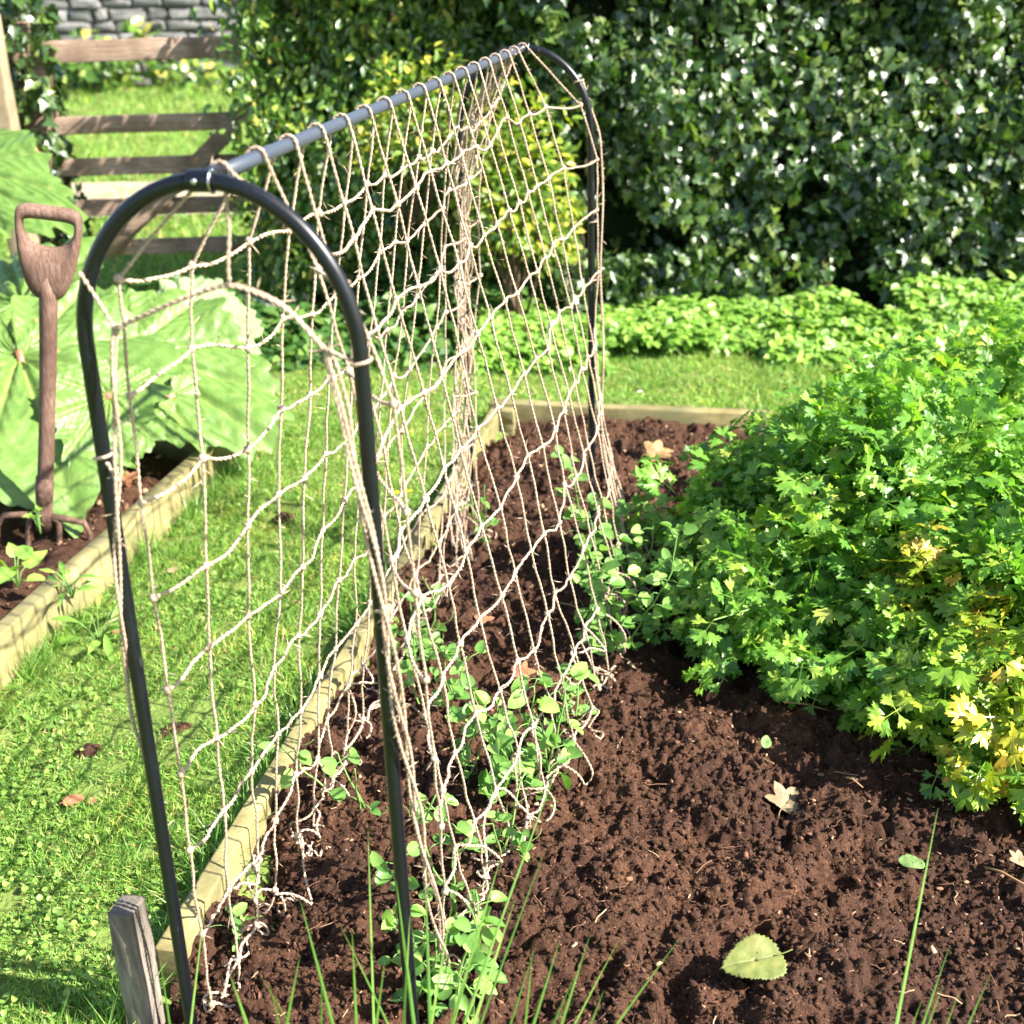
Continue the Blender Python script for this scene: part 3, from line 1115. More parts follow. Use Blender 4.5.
tie(lambda mb: cord(mb, F(0, .028, H - .012), F(-.012, .025, 1.142), CORD, 0, .002))
tie(lambda mb: cord(mb, F(-.01, -.155, 1.15), F(-.012, -.12, 1.085), CORD, 0, .002))
for a, b, z in ((0, arch_t(1.05), 1.05), (0, -arch_t(.92), .92), (0, WB, .74), (L, arch_t(1.17), 1.17), (L, WB, .98), (L, WB, .83), (L, WB, .68)):
    th = np.linspace(0, 6.3, 16)
    tie(lambda mb: mb.tube([F(a + .0118 * math.cos(q), b + .0118 * math.sin(q), z + .006 * math.sin(q * .5 + 1)) for q in th], CORD * .9, 6))
for s, t, z, s2, t2, z2 in ((0, arch_t(1.05), 1.05, -.012, arch_t(1.07) - .035, 1.07), (0, -arch_t(.92), .92, -.022, -.14, .9)):
    tie(lambda mb: cord(mb, F(s, t, z), F(s2, t2, z2), CORD, 0, .001))
# fuzz of loose fibres
hp = np.array([h[0] for h in hairs])
keep = R.random(len(hp)) < .5
hp = hp[keep]
n = len(hp)
hs = np.array([(np.array([(-.5, 0, 0), (.5, 0, 0), (.3, .6, .15), (0, 1, .4)]), np.array([(0, 1, 2, 3)]), np.zeros((0, 3), int))], dtype=object)
hl = R.uniform(.006, .022, n)
v, q, t = scatter([tuple(hs[0])], hp, rnd(n), rnd(n), hl, .00024 / hl)
o = link('fibre_fuzz', make_mesh('fibre_fuzz', v - np.array(net.location), [q, t], M['jute']), net)
tag(o, kind='stuff')

# ------------------------------------------------------------------ pea plants
def pea_plant(px, label, h=.25, nst=3, seed=0, base=None, lean=(0, 0, 0), size=.034):
    r = random.Random(seed)
    b = np.array(base)
    root = empty('pea_plant', b, label, 'pea plant', 'young pea plants climbing the net')
    st, tn = MB(b), []
    pos, yd, zd, sc = [], [], [], []
    for k in range(nst):
        hh = h * r.uniform(.6, 1.1)
        m = max(6, int(hh / .018))
        P = [b + np.array([r.uniform(-.03, .03), r.uniform(-.03, .03), -.02])]
        d = unit(np.array([r.gauss(0, .35) + lean[0], r.gauss(0, .3) + lean[1], 1.0]))
        for i in range(m):
            d = unit(d + np.array([r.gauss(-.02, .17), r.gauss(0, .14), r.gauss(.10, .10)]))
            P.append(P[-1] + d * hh / m)
        P = np.array(P)
        st.tube(P, np.linspace(.0026, .0014, len(P)), 6)
        for i in range(2, len(P), 2):
            if r.random() < .28: continue
            for sg in (-1, 1):
                az = r.uniform(0, 6.28) if sg < 0 else az + math.pi + r.uniform(-.6, .6)
                out = np.array([math.cos(az), math.sin(az), r.uniform(-.15, .55)])
                # stalk with two or four leaflets
                stl = r.uniform(.015, .04)
                e = P[i] + out * stl
                st.tube([P[i], P[i] + out * stl * .5 + [0, 0, .004], e], .001, 5)
                for _ in range(r.choice((2, 2, 3))):
                    pos.append(e); yd.append(out + np.array([r.gauss(0, .7), r.gauss(0, .7), r.gauss(0, .4)]))
                    zd.append(np.array([r.gauss(.25, .45), r.gauss(-.35, .45), 1.0])); sc.append(size * r.uniform(.6, 1.2))
                if r.random() < .3:
                    a0, Q = r.uniform(0, 6), [e]
                    for c in range(9):
                        Q.append(Q[-1] + .008 * unit(out + np.array([math.cos(a0 + c * .7), math.sin(a0 + c * .7), .5])))
                    tn.append(Q)
    st.build('stem', M['stem'], root, True)
    foliage('leaves', SH['pea'], np.array(pos), np.array(yd), np.array(zd), np.array(sc), M['pea'], root)
    for Q in tn[:5]:
        tb = MB(b)
        tb.tube(Q, .0006, 4)
        tb.build('tendril', M['stem'], root, True)


def bz(p):
    s, t = toframe(p)
    return np.array([p[0], p[1], float(bed_z(np.array([s]), np.array([t]))[0])])


peas = [
    ((447, 990), 'leafy pea plant with round leaves at the near right foot of the net', .30, 3, 0, .030),
    ((420, 965), 'pea stem climbing close beside the near right leg of the hoop', .30, 2, 0, .028),
    ((470, 905), 'sparse pea plant tangled in loose net between the near leg and the bushy plant', .26, 2, .1, .028),
    ((500, 850), 'thin pea plant leaning out over the soil at the nearest loose net corner', .20, 2, .2, .028),
    ((505, 785), 'bushy pea plant in the lower net with the largest leaf pairs', .26, 4, .05, .036),
    ((548, 775), 'straggly pea plant twined round the net edge over bare soil', .28, 3, .05, .032),
    ((470, 770), 'pea stem rising behind the bushy pea plant inside the net', .22, 2, 0, .027),
    ((578, 715), 'pea plant spreading over the soil just outside the net', .16, 2, .3, .030),
    ((600, 660), 'tall pea plant twining through the net towards the parsley', .40, 4, -.1, .033),
    ((612, 610), 'pea plant with a few leaves hanging on the far lower net', .34, 3, .05, .031),
    ((628, 575), 'pea plant at the far right foot of the net beside the far hoop leg', .36, 4, 0, .033),
    ((645, 590), 'low pea plant reaching from the net towards the dark parsley', .12, 2, .5, .029),
    ((440, 705), 'pea plant inside the frame behind the near right leg', .24, 3, 0, .027),
    ((425, 650), 'pea stem climbing the gathered cords in the middle of the frame', .28, 2, 0, .026),
    ((355, 800), 'small pea plant inside the left board between the two near legs', .16, 3, 0, .031),
    ((235, 905), 'tiny pea seedling beside the left board at the near end', .07, 2, 0, .028),
    ((478, 530), 'slim pea plant climbing the gathered net at the far left leg', .30, 2, 0, .027),
]
for i, (px, lb, h, ns, ln, sz) in enumerate(peas):
    pea_plant(px, lb, h, ns, 40 + i, bz(W(*px)), (ln, 0, 0), sz)

# ------------------------------------------------------------------ parsley
def parsley(center, rx, ry, h, nleaf, label, yellow=None, lime=None, seed=0, size=(.055, .11)):
    c = np.array(center)
    root = empty('parsley_plant', c, label, 'parsley', 'parsley plants in the main bed')
    n = nleaf
    az = R.uniform(0, 2 * math.pi, n)
    el = np.arccos(R.uniform(0.0, 1.0, n))       # from the top down to the rim
    rr = (1 - .42 * R.random(n) ** 1.8)
    stray = R.random(n) < .07
    rr[stray] = R.uniform(1.02, 1.2, stray.sum())
    cxx, cyy = np.cos(az) * el, np.sin(az) * el
    bump = 1 + .30 * fbm(cxx * 1.6 + seed, cyy * 1.6, 2, seed) + .30 * fbm(cxx * 4.5 + seed, cyy * 4.5, 2, seed + 3)
    d = np.stack([np.cos(az) * np.sin(el), np.sin(az) * np.sin(el), np.cos(el)], 1)
    p = d * np.array([rx, ry, h]) * (rr * bump)[:, None]
    p[:, 2] = np.maximum(p[:, 2] + .02, .03)
    pos = c + p
    out = unit(d * np.array([1, 1, .45]))
    yd = out + rnd(n, .6) + np.array([0, 0, .05]) - Z_ * (.4 * np.sin(el)[:, None])
    zd = unit(d * np.array([.9, .9, 1.2])) + np.array([0, 0, .45]) + rnd(n, .45)
    sc = size[0] + (size[1] - size[0]) * R.random(n) ** 1.4
    ym = np.zeros(n, bool) if yellow is None else yellow(pos)
    lm = (np.zeros(n, bool) if lime is None else lime(pos)) & ~ym
    # the leaf hangs from its middle
    foliage('foliage', SH['parsley'], pos - unit(yd) * sc[:, None] * .45, yd, zd, sc, [(~ym & ~lm, M['parsley']), (ym, M['parsley_yellow']), (lm, M['parsley_lime'])], root)
    mb = MB(c)
    for k in range(0, n, 6):
        e = pos[k] - unit(yd)[k] * sc[k] * .4
        b0 = c + np.array([R.normal(0, .04), R.normal(0, .04), -.01])
        mid = (b0 * .55 + e * .45) + np.array([0, 0, .06])
        mb.tube([b0, b0 * .6 + mid * .4 + [0, 0, .02], mid, mid * .4 + e * .6 + [0, 0, .015], e], np.linspace(.0032, .0018, 5), 5, False)
    mb.build('stem', M['stem'], root, True)
    return root


def near_px(lst):
    """leaves on the camera side of the clump within r of a sight line of the photograph"""
    def fn(pos):
        hit = np.zeros(len(pos), bool)
        cam0 = np.array([0, 0, CAM_H])
        for (px, py), r, depth in lst:
            d = unit(ray(px, py))
            q = pos - cam0
            al = q @ d
            off = np.linalg.norm(q - al[:, None] * d, axis=1)
            m = off < r * R.uniform(.4, 1.2, len(pos))
            if m.any():
                hit |= m & (al < al[m].min() + depth) & (R.random(len(pos)) < .6)
        return hit
    return fn


parsley(F(1.50, .97, -.01), .50, .50, .49, 2700, 'big rounded dark green parsley plant nearest to the net', yellow=near_px([((895, 490), .035, .15), ((930, 545), .06, .15), ((905, 575), .05, .15)]),
        lime=near_px([((800, 500), .10, .2), ((940, 600), .12, .2)]), seed=2)
parsley(F(1.13, 1.20, -.01), .38, .44, .40, 1500, 'yellowing lime green parsley plant at the front right of the clump',
        yellow=near_px([((925, 550), .08, .2), ((990, 610), .07, .2), ((1010, 720), .10, .2), ((975, 775), .07, .2), ((915, 590), .05, .2)]),
        lime=near_px([((960, 620), .22, .3), ((980, 720), .25, .4)]), seed=5)
parsley(F(2.22, 1.30, -.01), .58, .58, .45, 1900, 'tall bright green parsley plant at the back of the clump', lime=lambda p: R.random(len(p)) < .2, seed=9)

# ------------------------------------------------------------------ hedges and shrubs
def hedge(name, label, cat, x0, x1, yf, depth, ztop, n, shapes, mat, size, core, seed, amp=.22, left_round=.0, parent_parts=True, droop=.6, zb=LAWN, gapth=-.28, slope=.10):
    root = empty(name, (.5 * (x0 + x1), yf + depth * .5, zb), label, cat)
    c = np.array(root.location)
    X = R.uniform(x0, x1, n)
    Zh = zb + (ztop - zb) * R.random(n)
    lay = R.random(n) ** 1.6 * .30
    def front(X, Zh):
        return yf - amp * (fbm(X * 1.5, Zh * 1.7, 4, seed) + .35 * fbm(X * 6, Zh * 6, 2, seed + 5)) + slope * np.clip((Zh - .5), 0, 2)
    Y = front(X, Zh) + lay
    if left_round:
        Y += left_round * np.clip(1 - (X - x0) / left_round, 0, 1) ** 2
    pos = np.stack([X, Y, Zh], 1)
    gap = fbm(X * 3.2, Zh * 3.2, 3, seed + 9)
    pos = pos[(gap > gapth) | (lay > .24)]
    # top and left end
    m = n // 6
    tp = np.stack([R.uniform(x0, x1, m), yf + depth * R.random(m), np.full(m, ztop) + R.normal(0, .05, m)], 1)
    le = np.stack([np.full(m, x0) + R.normal(0, .06, m) - .12 * fbm(tp[:, 0] * 3, tp[:, 1] * 9, 2, 3), yf + left_round * .6 + depth * R.random(m), zb + (ztop - zb) * R.random(m)], 1)
    nf = len(pos)
    pos = np.vstack([pos, tp, le])
    nn = len(pos)
    zd = np.tile(np.array([.05, -1.0, .45]), (nn, 1))
    zd[nf:nf + m] = (0, 0, 1)
    zd[nf + m:] = (-1, -.3, .4)
    zd = zd + rnd(nn, .7)
    yd = np.tile(np.array([0, -.25, -droop]), (nn, 1)) + rnd(nn, .5)
    foliage('leaves', shapes, pos, yd, zd, R.uniform(*size, nn), mat, root)
    # woody inside; its near-black colour paints the shade between the leaves
    gx, gz = np.linspace(x0 + .08, x1, 60), np.linspace(zb, ztop - .08, 36)
    X2, Z2 = np.meshgrid(gx, gz, indexing='ij')
    Yf = front(X2, Z2) + core + .08 * fbm(X2 * 5, Z2 * 5, 3, seed)
    if left_round:
        Yf += left_round * np.clip(1 - (X2 - x0) / left_round, 0, 1) ** 2
    Yb = np.full_like(Yf, yf + depth + .05)
    Yb = np.maximum(Yb, Yf + .05)
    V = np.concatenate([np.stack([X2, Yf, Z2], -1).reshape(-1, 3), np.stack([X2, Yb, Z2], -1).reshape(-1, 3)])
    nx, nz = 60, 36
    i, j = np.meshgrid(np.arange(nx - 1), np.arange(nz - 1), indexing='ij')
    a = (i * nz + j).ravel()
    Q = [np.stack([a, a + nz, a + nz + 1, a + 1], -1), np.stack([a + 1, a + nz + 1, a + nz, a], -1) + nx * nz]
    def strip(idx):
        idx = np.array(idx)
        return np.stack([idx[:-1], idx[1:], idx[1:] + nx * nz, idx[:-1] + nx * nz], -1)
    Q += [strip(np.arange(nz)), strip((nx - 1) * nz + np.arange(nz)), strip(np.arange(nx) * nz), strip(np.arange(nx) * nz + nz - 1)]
    link('inner_shade_core', make_mesh('inner_shade_core', V - c, [np.vstack(Q)], M['core'], False), root)
    for _ in range(int((x1 - x0) * 14)):
        mb = MB(c)
        x = R.uniform(x0 + .1, x1)
        z = R.uniform(zb, ztop * .7)
        P = []
        for q in range(7):
            P.append((x, float(front(np.array([x]), np.array([z]))[0]) + .04, z))
            x += R.normal(0, .03); z += R.uniform(.03, .09)
        mb.tube(P, np.linspace(.006, .003, 7), 5)
        mb.build('twig', M['twig'], root, True)
    return root


hedge('ivy_hedge', 'tall dark glossy ivy hedge filling the right side behind the parsley', 'hedge', .15, 4.2, 5.62, .9, 2.3, 42000, SH['ivy'], M['ivy'], (.024, .062), .28, 3, .30, gapth=-.32)
hedge('privet_hedge', 'lighter small leaved hedge between the gate and the dark ivy', 'hedge', -1.08, .32, 5.66, .8, 1.45, 17000, SH['privet'], M['privet'], (.03, .065), .24, 13, .3, .06, slope=.42, gapth=-.6)


def shrub(name, label, cat, c, rx, ry, h, n, shapes, mat, size, seed=0, group=None, nst=10):
    c = np.array(c)
    root = empty(name, c, label, cat, group)
    az, el = R.uniform(0, 6.283, n), np.arccos(R.uniform(-.3, 1, n))
    d = np.stack([np.cos(az) * np.sin(el), np.sin(az) * np.sin(el), np.cos(el)], 1)
    rr = (1 - .6 * R.random(n) ** 1.5) * (1 + .5 * fbm(az * 1.8 + seed, el * 2.6, 3, seed))
    pos = c + np.array([0, 0, h * .5]) + d * np.array([rx, ry, h * .5]) * rr[:, None]
    pos[:, 2] = np.maximum(pos[:, 2], c[2] + .01)
    yd = d + rnd(n, .6) - Z_ * .2
    zd = d + np.array([.1, -.2, .5]) + rnd(n, .45)
    foliage('foliage', shapes, pos, yd, zd, R.uniform(*size, n), mat, root)
    mb = MB(c)
    for k in range(nst):
        e = pos[R.integers(0, n)]
        b0 = c + np.array([R.normal(0, rx * .15), R.normal(0, ry * .15), 0])
        mid = (b0 + e) / 2 + np.array([0, 0, h * .12])
        mb.tube([b0, mid, e], [.008, .006, .003], 6)
    mb.build('stem', M['twig'], root, True)
    return root


p = WY(520, 325, 5.38)
shrub('yellow_shrub', 'yellow green leafy shrub in front of the hedge behind the far end of the net', 'shrub', (p[0], 5.40, LAWN), .25, .18, 1.02, 1500, SH['privet'], M['yellowshrub'], (.03, .062), 4)
p = WY(430, 200, 5.55)
shrub('yellow_shrub', 'small pale yellow leaved shrub higher in the hedge behind the ridge bar', 'shrub', (-.36, 5.50, .35), .30, .14, .75, 700, SH['privet'], M['yellowshrub'], (.028, .055), 6)

# ground cover in front of the hedge
n = 8500
X = R.uniform(-.15, 3.4, n)
Y = R.uniform(4.92, 5.62, n)
hgt = .035 + .15 * np.clip((Y - 4.9) / .5, 0, 1) * (.75 + .9 * fbm(X * 2, Y * 2, 3, 5))
pos = np.stack([X, Y + .1 * fbm(X * 2, X * 0, 2, 8), LAWN + hgt * R.uniform(.5, 1.05, n)], 1)
keep = fbm(X * 2.2, Y * 2.2, 2, 88) > -.33
pos = pos[keep]; nn = len(pos)
gcv, gcq, gct = scatter(SH['elder'], pos, rnd(nn) * [1, 1, .2] + np.array([0, -.3, 0]), np.array([.1, -.35, 1.0]) + rnd(nn, .3), R.uniform(.045, .095, nn))
o = link('ground_cover', make_mesh('ground_cover', gcv, [gcq, gct], M['elder'], True))
tag(o, 'low bright green ground elder along the foot of the dark hedge', 'ground cover', kind='stuff')
n = 2600
X = R.uniform(-2.0, .1, n)
Y = R.uniform(5.0, 5.75, n)
pos = np.stack([X, Y, LAWN + (.03 + .24 * np.clip((Y - 5.0) / .45, 0, 1) * (.6 + fbm(X * 3, Y * 3, 2, 15))) * R.uniform(.4, 1.1, n)], 1)
o = foliage('ground_cover', SH['broad'], pos, rnd(n) * [1, 1, .25], np.array([.1, -.3, 1.0]) + rnd(n, .4), R.uniform(.035, .075, n), M['darkweed'])
tag(o, 'darker weeds growing under the light hedge and beside the gate', 'ground cover', kind='stuff')

# ------------------------------------------------------------------ gate, posts, wall beyond
GY = 6.1
gate = empty('wooden_gate', (-2.2, GY, LAWN), 'weathered five bar wooden field gate with a diagonal brace', 'gate')
gz = lambda py: WY(150, py, GY)[2]
for q, (py, th, dx) in enumerate(((49, .092, 0), (123, .078, .02), (165, .078, .02), (206, .075, .02), (246, .07, .02))):
    mb = MB(gate.location)
    bm = plank_bm(1.34 - dx, .03, th, .004, .002, 8)
    mb.bm(bm, mat4((-2.22 + .67, GY, gz(py)), np.array([1, 0, .006]), np.array([0, 1.0, 0]), Z_))
    mb.build('rail', M['gatewood'], gate, True)
for x in (-2.19, -.92):
    mb = MB(gate.location)
    bm = plank_bm(.07, .045, gz(45) - gz(262), .004, .002, 4)
    mb.bm(bm, mat4((x, GY + .042, (gz(45) + gz(262)) / 2), np.eye(3)[0], np.eye(3)[1], Z_))
    mb.build('stile', M['gatewood'], gate, True)
a, b = WY(108, 252, GY), WY(268, 92, GY)
d = unit(b - a)
mb = MB(gate.location)
bm = plank_bm(np.linalg.norm(b - a), .025, .075, .003, .002, 6)
mb.bm(bm, mat4((a + b) / 2 + [0, -.030, 0], d, np.array([0, 1.0, 0]), np.cross(d, [0, 1.0, 0])))
mb.build('brace', M['gatewood'], gate, True)
p = WY(3, 60, 5.95)
mb = MB((p[0], 5.95, LAWN))
bm = plank_bm(.11, .11, 1.5, .008, .003, 5)
mb.bm(bm, mat4((p[0] - .05, 5.95, LAWN + .60), np.eye(3)[0], np.eye(3)[1], Z_))
o = mb.build('gate_post', M['postwood'], None, True)
tag(o, 'pale square timber gate post at the left edge beside the ivy', 'post')
p = WY(28, 80, 6.08)
mb = MB((p[0], 6.10, LAWN))
bm = plank_bm(.10, .10, 1.42, .008, .003, 5)
mb.bm(bm, mat4((p[0] + .03, 6.14, LAWN + .60), np.eye(3)[0], np.eye(3)[1], Z_))
o = mb.build('gate_post', M['gatewood'], None, True)
tag(o, 'dark gate post half hidden under climbing ivy beside the gate', 'post')
n = 650
base = np.array([p[0], 6.05, LAWN])
ivr = empty('climbing_ivy', base, 'ivy climbing over the gate post at the left end of the gate', 'ivy')
th = R.uniform(0, 6.283, n)
zz = R.uniform(.25, 1.45, n)
rr = .10 + .05 * fbm(th, zz * 3, 2, 4)
dd = np.stack([np.cos(th), np.sin(th), np.zeros(n)], 1)
pos = base + np.array([.02, .06, 0]) + dd * rr[:, None] * [1, .9, 1] + Z_ * zz[:, None]
foliage('leaves', SH['ivy'], pos, rnd(n, .5) - Z_ * .6, dd + rnd(n, .4) + Z_ * .3, R.uniform(.04, .08, n), M['ivy'], ivr)
mb = MB(base)
for k in range(4):
    mb.tube([base + np.array([.02 + .08 * math.cos(k * 1.6 + q * .4), .06 + .08 * math.sin(k * 1.6 + q * .4), .02 + q * .14]) for q in range(10)], np.linspace(.012, .005, 10), 6)
mb.build('stem', M['twig'], ivr, True)

# stone wall: mortar body and coursed stones
WYp = 15.0
sw = empty('stone_wall', (-4.0, WYp, .1), 'old grey coursed stone wall beyond the field', 'wall')
mb = MB(sw.location)
bm = plank_bm(17, .5, 3.0, .02, .0, 0)
mb.bm(bm, mat4((-4.0, WYp + .27, 1.4), np.eye(3)[0], np.eye(3)[1], Z_))
mb.build('mortar_body', M['mortar'], sw, True)
mb = MB(sw.location)
z = -.05
while z < 2.7:
    ch = R.uniform(.08, .19)
    x = -12.4 + R.uniform(0, .3)
    while x < 4.2:
        wd = R.uniform(.14, .46)
        if -9.5 < x < -1 or R.random() < .0 or True:
            bm = plank_bm(wd - .02, .07, ch - .015, .03, .02, 0)
            mb.bm(bm, mat4((x + wd / 2, WYp - .0 + R.uniform(-.02, .02), z + ch / 2), np.eye(3)[0], np.eye(3)[1], Z_))
        x += wd
    z += ch
o = mb.build('stonework', M['stone'], sw, True)
n = 2600
X = R.uniform(-11, 2, n)
Y = WYp - .1 - np.abs(R.normal(0, .5, n))
hg = .15 + .75 * np.clip(.5 + 1.3 * fbm(X * 1.2, X * 0 + 2, 3, 14), 0, 1)
pos = np.stack([X, Y, ground_z(X, Y) + hg * R.random(n)], 1)
o = foliage('wall_weeds', SH['broad'], pos, rnd(n) + Z_ * .4, np.array([.2, -.5, .8]) + rnd(n, .5), R.uniform(.07, .16, n), M['privet'])
tag(o, 'rough weeds and nettles along the foot of the stone wall', 'weeds', kind='stuff')

# grey stone half hidden near the gate
sp = WY(245, 285, 5.75)
bm = bmesh.new()
bmesh.ops.create_icosphere(bm, subdivisions=4, radius=1)
for v in bm.verts:
    d = v.co.copy()
    fct = 1 + .18 * float(fbm(np.array([d.x * 1.5 + d.z]), np.array([d.y * 1.5 - d.z]), 3, 6)[0])
    v.co = Vector((d.x * .23 * fct, d.y * .13 * fct, max(d.z, -.6) * .09 * fct))
mb = MB((sp[0], 5.75, LAWN))
mb.bm(bm, mat4((sp[0], 5.75, LAWN + .05), np.eye(3)[0], np.eye(3)[1], Z_))
o = mb.build('edging_stone', M['stone'], None, True)
tag(o, 'grey flat stone lying in the shade below the gate', 'stone')

# ------------------------------------------------------------------ garden fork
fb = W(44, 523, .03)
fork = empty('garden_fork', fb, 'old garden fork with worn wooden D handle standing in the left bed', 'garden fork')
up = unit(WY(49, 205, fb[1] + .02) - fb)
fx = unit(np.array([1.0, .10, 0])); fx = unit(fx - up * (fx @ up)); fy = np.cross(up, fx)
FT = lambda x, z, y=0: fb + fx * x + up * z + fy * y
zt = WY(48, 201, fb[1])[2] - fb[2]        # top of the handle above the shoulder
hz = zt - .245
mb = MB(fb)
zs = np.linspace(-.02, hz + .06, 14)
mb.tube([FT(.004 * math.sin(z * 4), z) for z in zs], np.interp(zs, [-.02, .05, .3, hz + .06], [.021, .022, .021, .024]), 14)
mb.build('shaft', M['handlewood'], fork, True)
nn = 64
th = np.linspace(0, 2 * math.pi, nn, endpoint=False)
def spow(v, e): return np.sign(v) * np.abs(v) ** e
c_, s_ = np.cos(th), np.sin(th)
ox = .083 * np.where(s_ >= 0, spow(c_, .42), spow(c_, .62)) * np.where(s_ < 0, 1 - .12 * np.clip(-s_, 0, 1), 1)
oz = np.where(s_ >= 0, .052 * spow(s_, .45), -.195 * np.abs(s_) ** 1.05) + .193
ix = .063 * np.where(s_ >= 0, spow(c_, .5), spow(c_, .8))
iz = np.where(s_ >= 0, .014 * spow(s_, .5), -.052 * np.abs(s_) ** .9) + .192
K = 14
rings = []
for k in range(K):
    a = 2 * math.pi * k / K
    f = .5 - .5 * math.cos(a)
    yy = .019 * math.sin(a)
    rings.append([FT(ox[i] + (ix[i] - ox[i]) * f, hz + oz[i] + (iz[i] - oz[i]) * f, yy * (1 + .25 * (s_[i] < -.3))) for i in range(nn)])
V = np.array(rings).reshape(-1, 3)
i, j = np.meshgrid(np.arange(K), np.arange(nn), indexing='ij')
Q = np.stack([i * nn + j, i * nn + (j + 1) % nn, ((i + 1) % K) * nn + (j + 1) % nn, ((i + 1) % K) * nn + j], -1).reshape(-1, 4)
mb = MB(fb)
mb.add(V, Q)
mb.build('grip', M['handlewood'], fork, True)
hd = MB(fb)
hd.tube([FT(0, .03), FT(0, .09), FT(0, .14)], [.020, .0245, .0235], 14)
fh = hd.build('socket', M['rust'], fork, True)
for x in (-.125, -.042, .042, .125):
    tn = MB(fb)
    sg = np.sign(x)
    if abs(x) > .1:
        P = [FT(0, .022), FT(x * .5, .018), FT(x * .86, .012), FT(x, -.02), FT(x, -.09), FT(x, -.2)]
    else:
        P = [FT(x * .3, .02), FT(x * .9, .012), FT(x, -.03), FT(x, -.1), FT(x, -.2)]
    tn.tube(P, np.linspace(.0115, .006, len(P)), 8)
    tn.build('tine', M['rust'], fork, True)

# ------------------------------------------------------------------ rhubarb
def rhubarb_leaf(root, base, tip, normal, width, mat, seed, ripple=.03, cup=.06, name='leaf_blade'):
    """heart shaped leaf from its stalk joint (base) to its tip"""
    base, tip = np.array(base, float), np.array(tip, float)
    y = tip - base
    ln = np.linalg.norm(y); y /= ln
    z = unit(np.array(normal, float) - y * (np.array(normal, float) @ y))
    x = np.cross(y, z)
    na, nr = 180, 46
    th = np.linspace(-math.pi, math.pi, na)
    # heart outline measured from the joint; th = 0 points to the tip
    Rr = (.50 + .5 * np.cos(th / 1.0) ** 1) * 0
    tt = np.abs(th) / math.pi
    Rr = np.interp(tt, [0, .12, .3, .5, .7, .85, .95, 1.0], [1.0, .86, .74, .66, .56, .46, .34, .06])
    Rr = Rr * (1 + .06 * np.sin(th * 5 + seed) + .03 * np.sin(th * 17 + seed * 2) + .03 * np.sin(th * 29 + seed) + .02 * np.sin(th * 47))
    r = np.linspace(.02, 1, nr)
    TH, RR = np.meshgrid(th, r, indexing='ij')
    rad_ = RR * Rr[:, None]
    lx = np.sin(TH) * rad_ * width
    ly = np.cos(TH) * rad_
    main = np.array([0, .42, -.42, .95, -.95, 1.6, -1.6, 2.3, -2.3])
    dv = np.min(np.abs(TH[..., None] - main) * (rad_[..., None] + .05), -1)
    vein = np.exp(-(dv / .016) ** 2) * (1 - .45 * RR)
    # side veins
    dth = (TH[..., None] - main)
    near = np.take_along_axis(dth, np.argmin(np.abs(dth), -1)[..., None], -1)[..., 0]
    side = np.exp(-((np.mod(RR * 7 - np.abs(near) * 6.5, 1) - .5) / .11) ** 2) * .5 * (RR > .12)
    vein = np.clip(np.maximum(vein, side), 0, 1)
    puff = np.sin(np.mod(RR * 7 - np.abs(near) * 6.5, 1) * math.pi) * .009 * (RR > .1)
    lz = cup * (np.abs(lx) * 1.2) - .16 * ly * np.abs(ly) - .04 * np.exp(-(dv / .028) ** 2) + puff + .012 * fbm(lx * 16 + seed, ly * 16, 2, seed + 4)
    lz += ripple * RR ** 2.5 * (np.sin(TH * 6 + seed) + .7 * np.sin(TH * 11 + seed * 3)) + .03 * fbm(lx * 4 + seed, ly * 4, 2, seed)
    V = base + ln * (lx[..., None] * x + ly[..., None] * y + lz[..., None] * z)
    V = V.reshape(-1, 3)
    i, j = np.meshgrid(np.arange(na - 1), np.arange(nr - 1), indexing='ij')
    a = (i * nr + j).ravel()
    Q = np.stack([a, a + nr, a + nr + 1, a + 1], -1)
    me = make_mesh(name, V - np.array(root.location), [Q], mat, True)
    at = me.attributes.new('vein', 'FLOAT', 'POINT')
    if len(me.vertices) == vein.size:
        at.data.foreach_set('value', vein.ravel().astype(np.float32))
    link(name, me, root)
    mb = MB(root.location)
    c = np.array(root.location)
    b0 = c + np.array([R.normal(0, .04), R.normal(0, .04), 0])
    mid = b0 * .5 + base * .5 + np.array([0, 0, .05])
    mb.tube([b0, b0 * .6 + mid * .4, mid, mid * .4 + base * .6, base], np.linspace(.018, .011, 5), 10)
    mb.build('stalk', M['stalk'], root, True)


rc = W(95, 470, .0)
rh = empty('rhubarb_plant', F(2.12, -1.62, -.02), 'large rhubarb plant with broad veined leaves behind the fork', 'rhubarb')
rb = np.array(rh.location)
leaves = [
    # joint px+z, tip px+z, normal, width
    ((18, 350, .36), (72, 488, .12), (.35, -.6, .8), .95, 'rhubarb', 1),
    ((-58, 165, .80), (64, 208, .70), (.25, -.5, .8), .62, 'rhubarb', 2),
    ((130, 352, .30), (272, 428, .12), (.30, -.5, .85), .85, 'rhubarb', 3),
    ((180, 308, .28), (255, 342, .20), (.2, -.5, .9), .75, 'rhubarb_pale', 4),
    ((80, 318, .32), (140, 296, .32), (.1, -.6, .8), .7, 'rhubarb', 5),
    ((20, 300, .40), (-50, 262, .44), (.1, -.6, .8), .8, 'rhubarb', 6),
    ((110, 395, .26), (95, 478, .10), (.45, -.5, .75), .8, 'rhubarb', 7),
    ((175, 395, .20), (200, 440, .06), (.5, -.5, .8), 1.0, 'rhubarb', 9),
]
for (a, b, nrm, wd, m, sd) in leaves:
    rhubarb_leaf(rh, W(*a), W(*b), nrm, wd, M[m], sd)

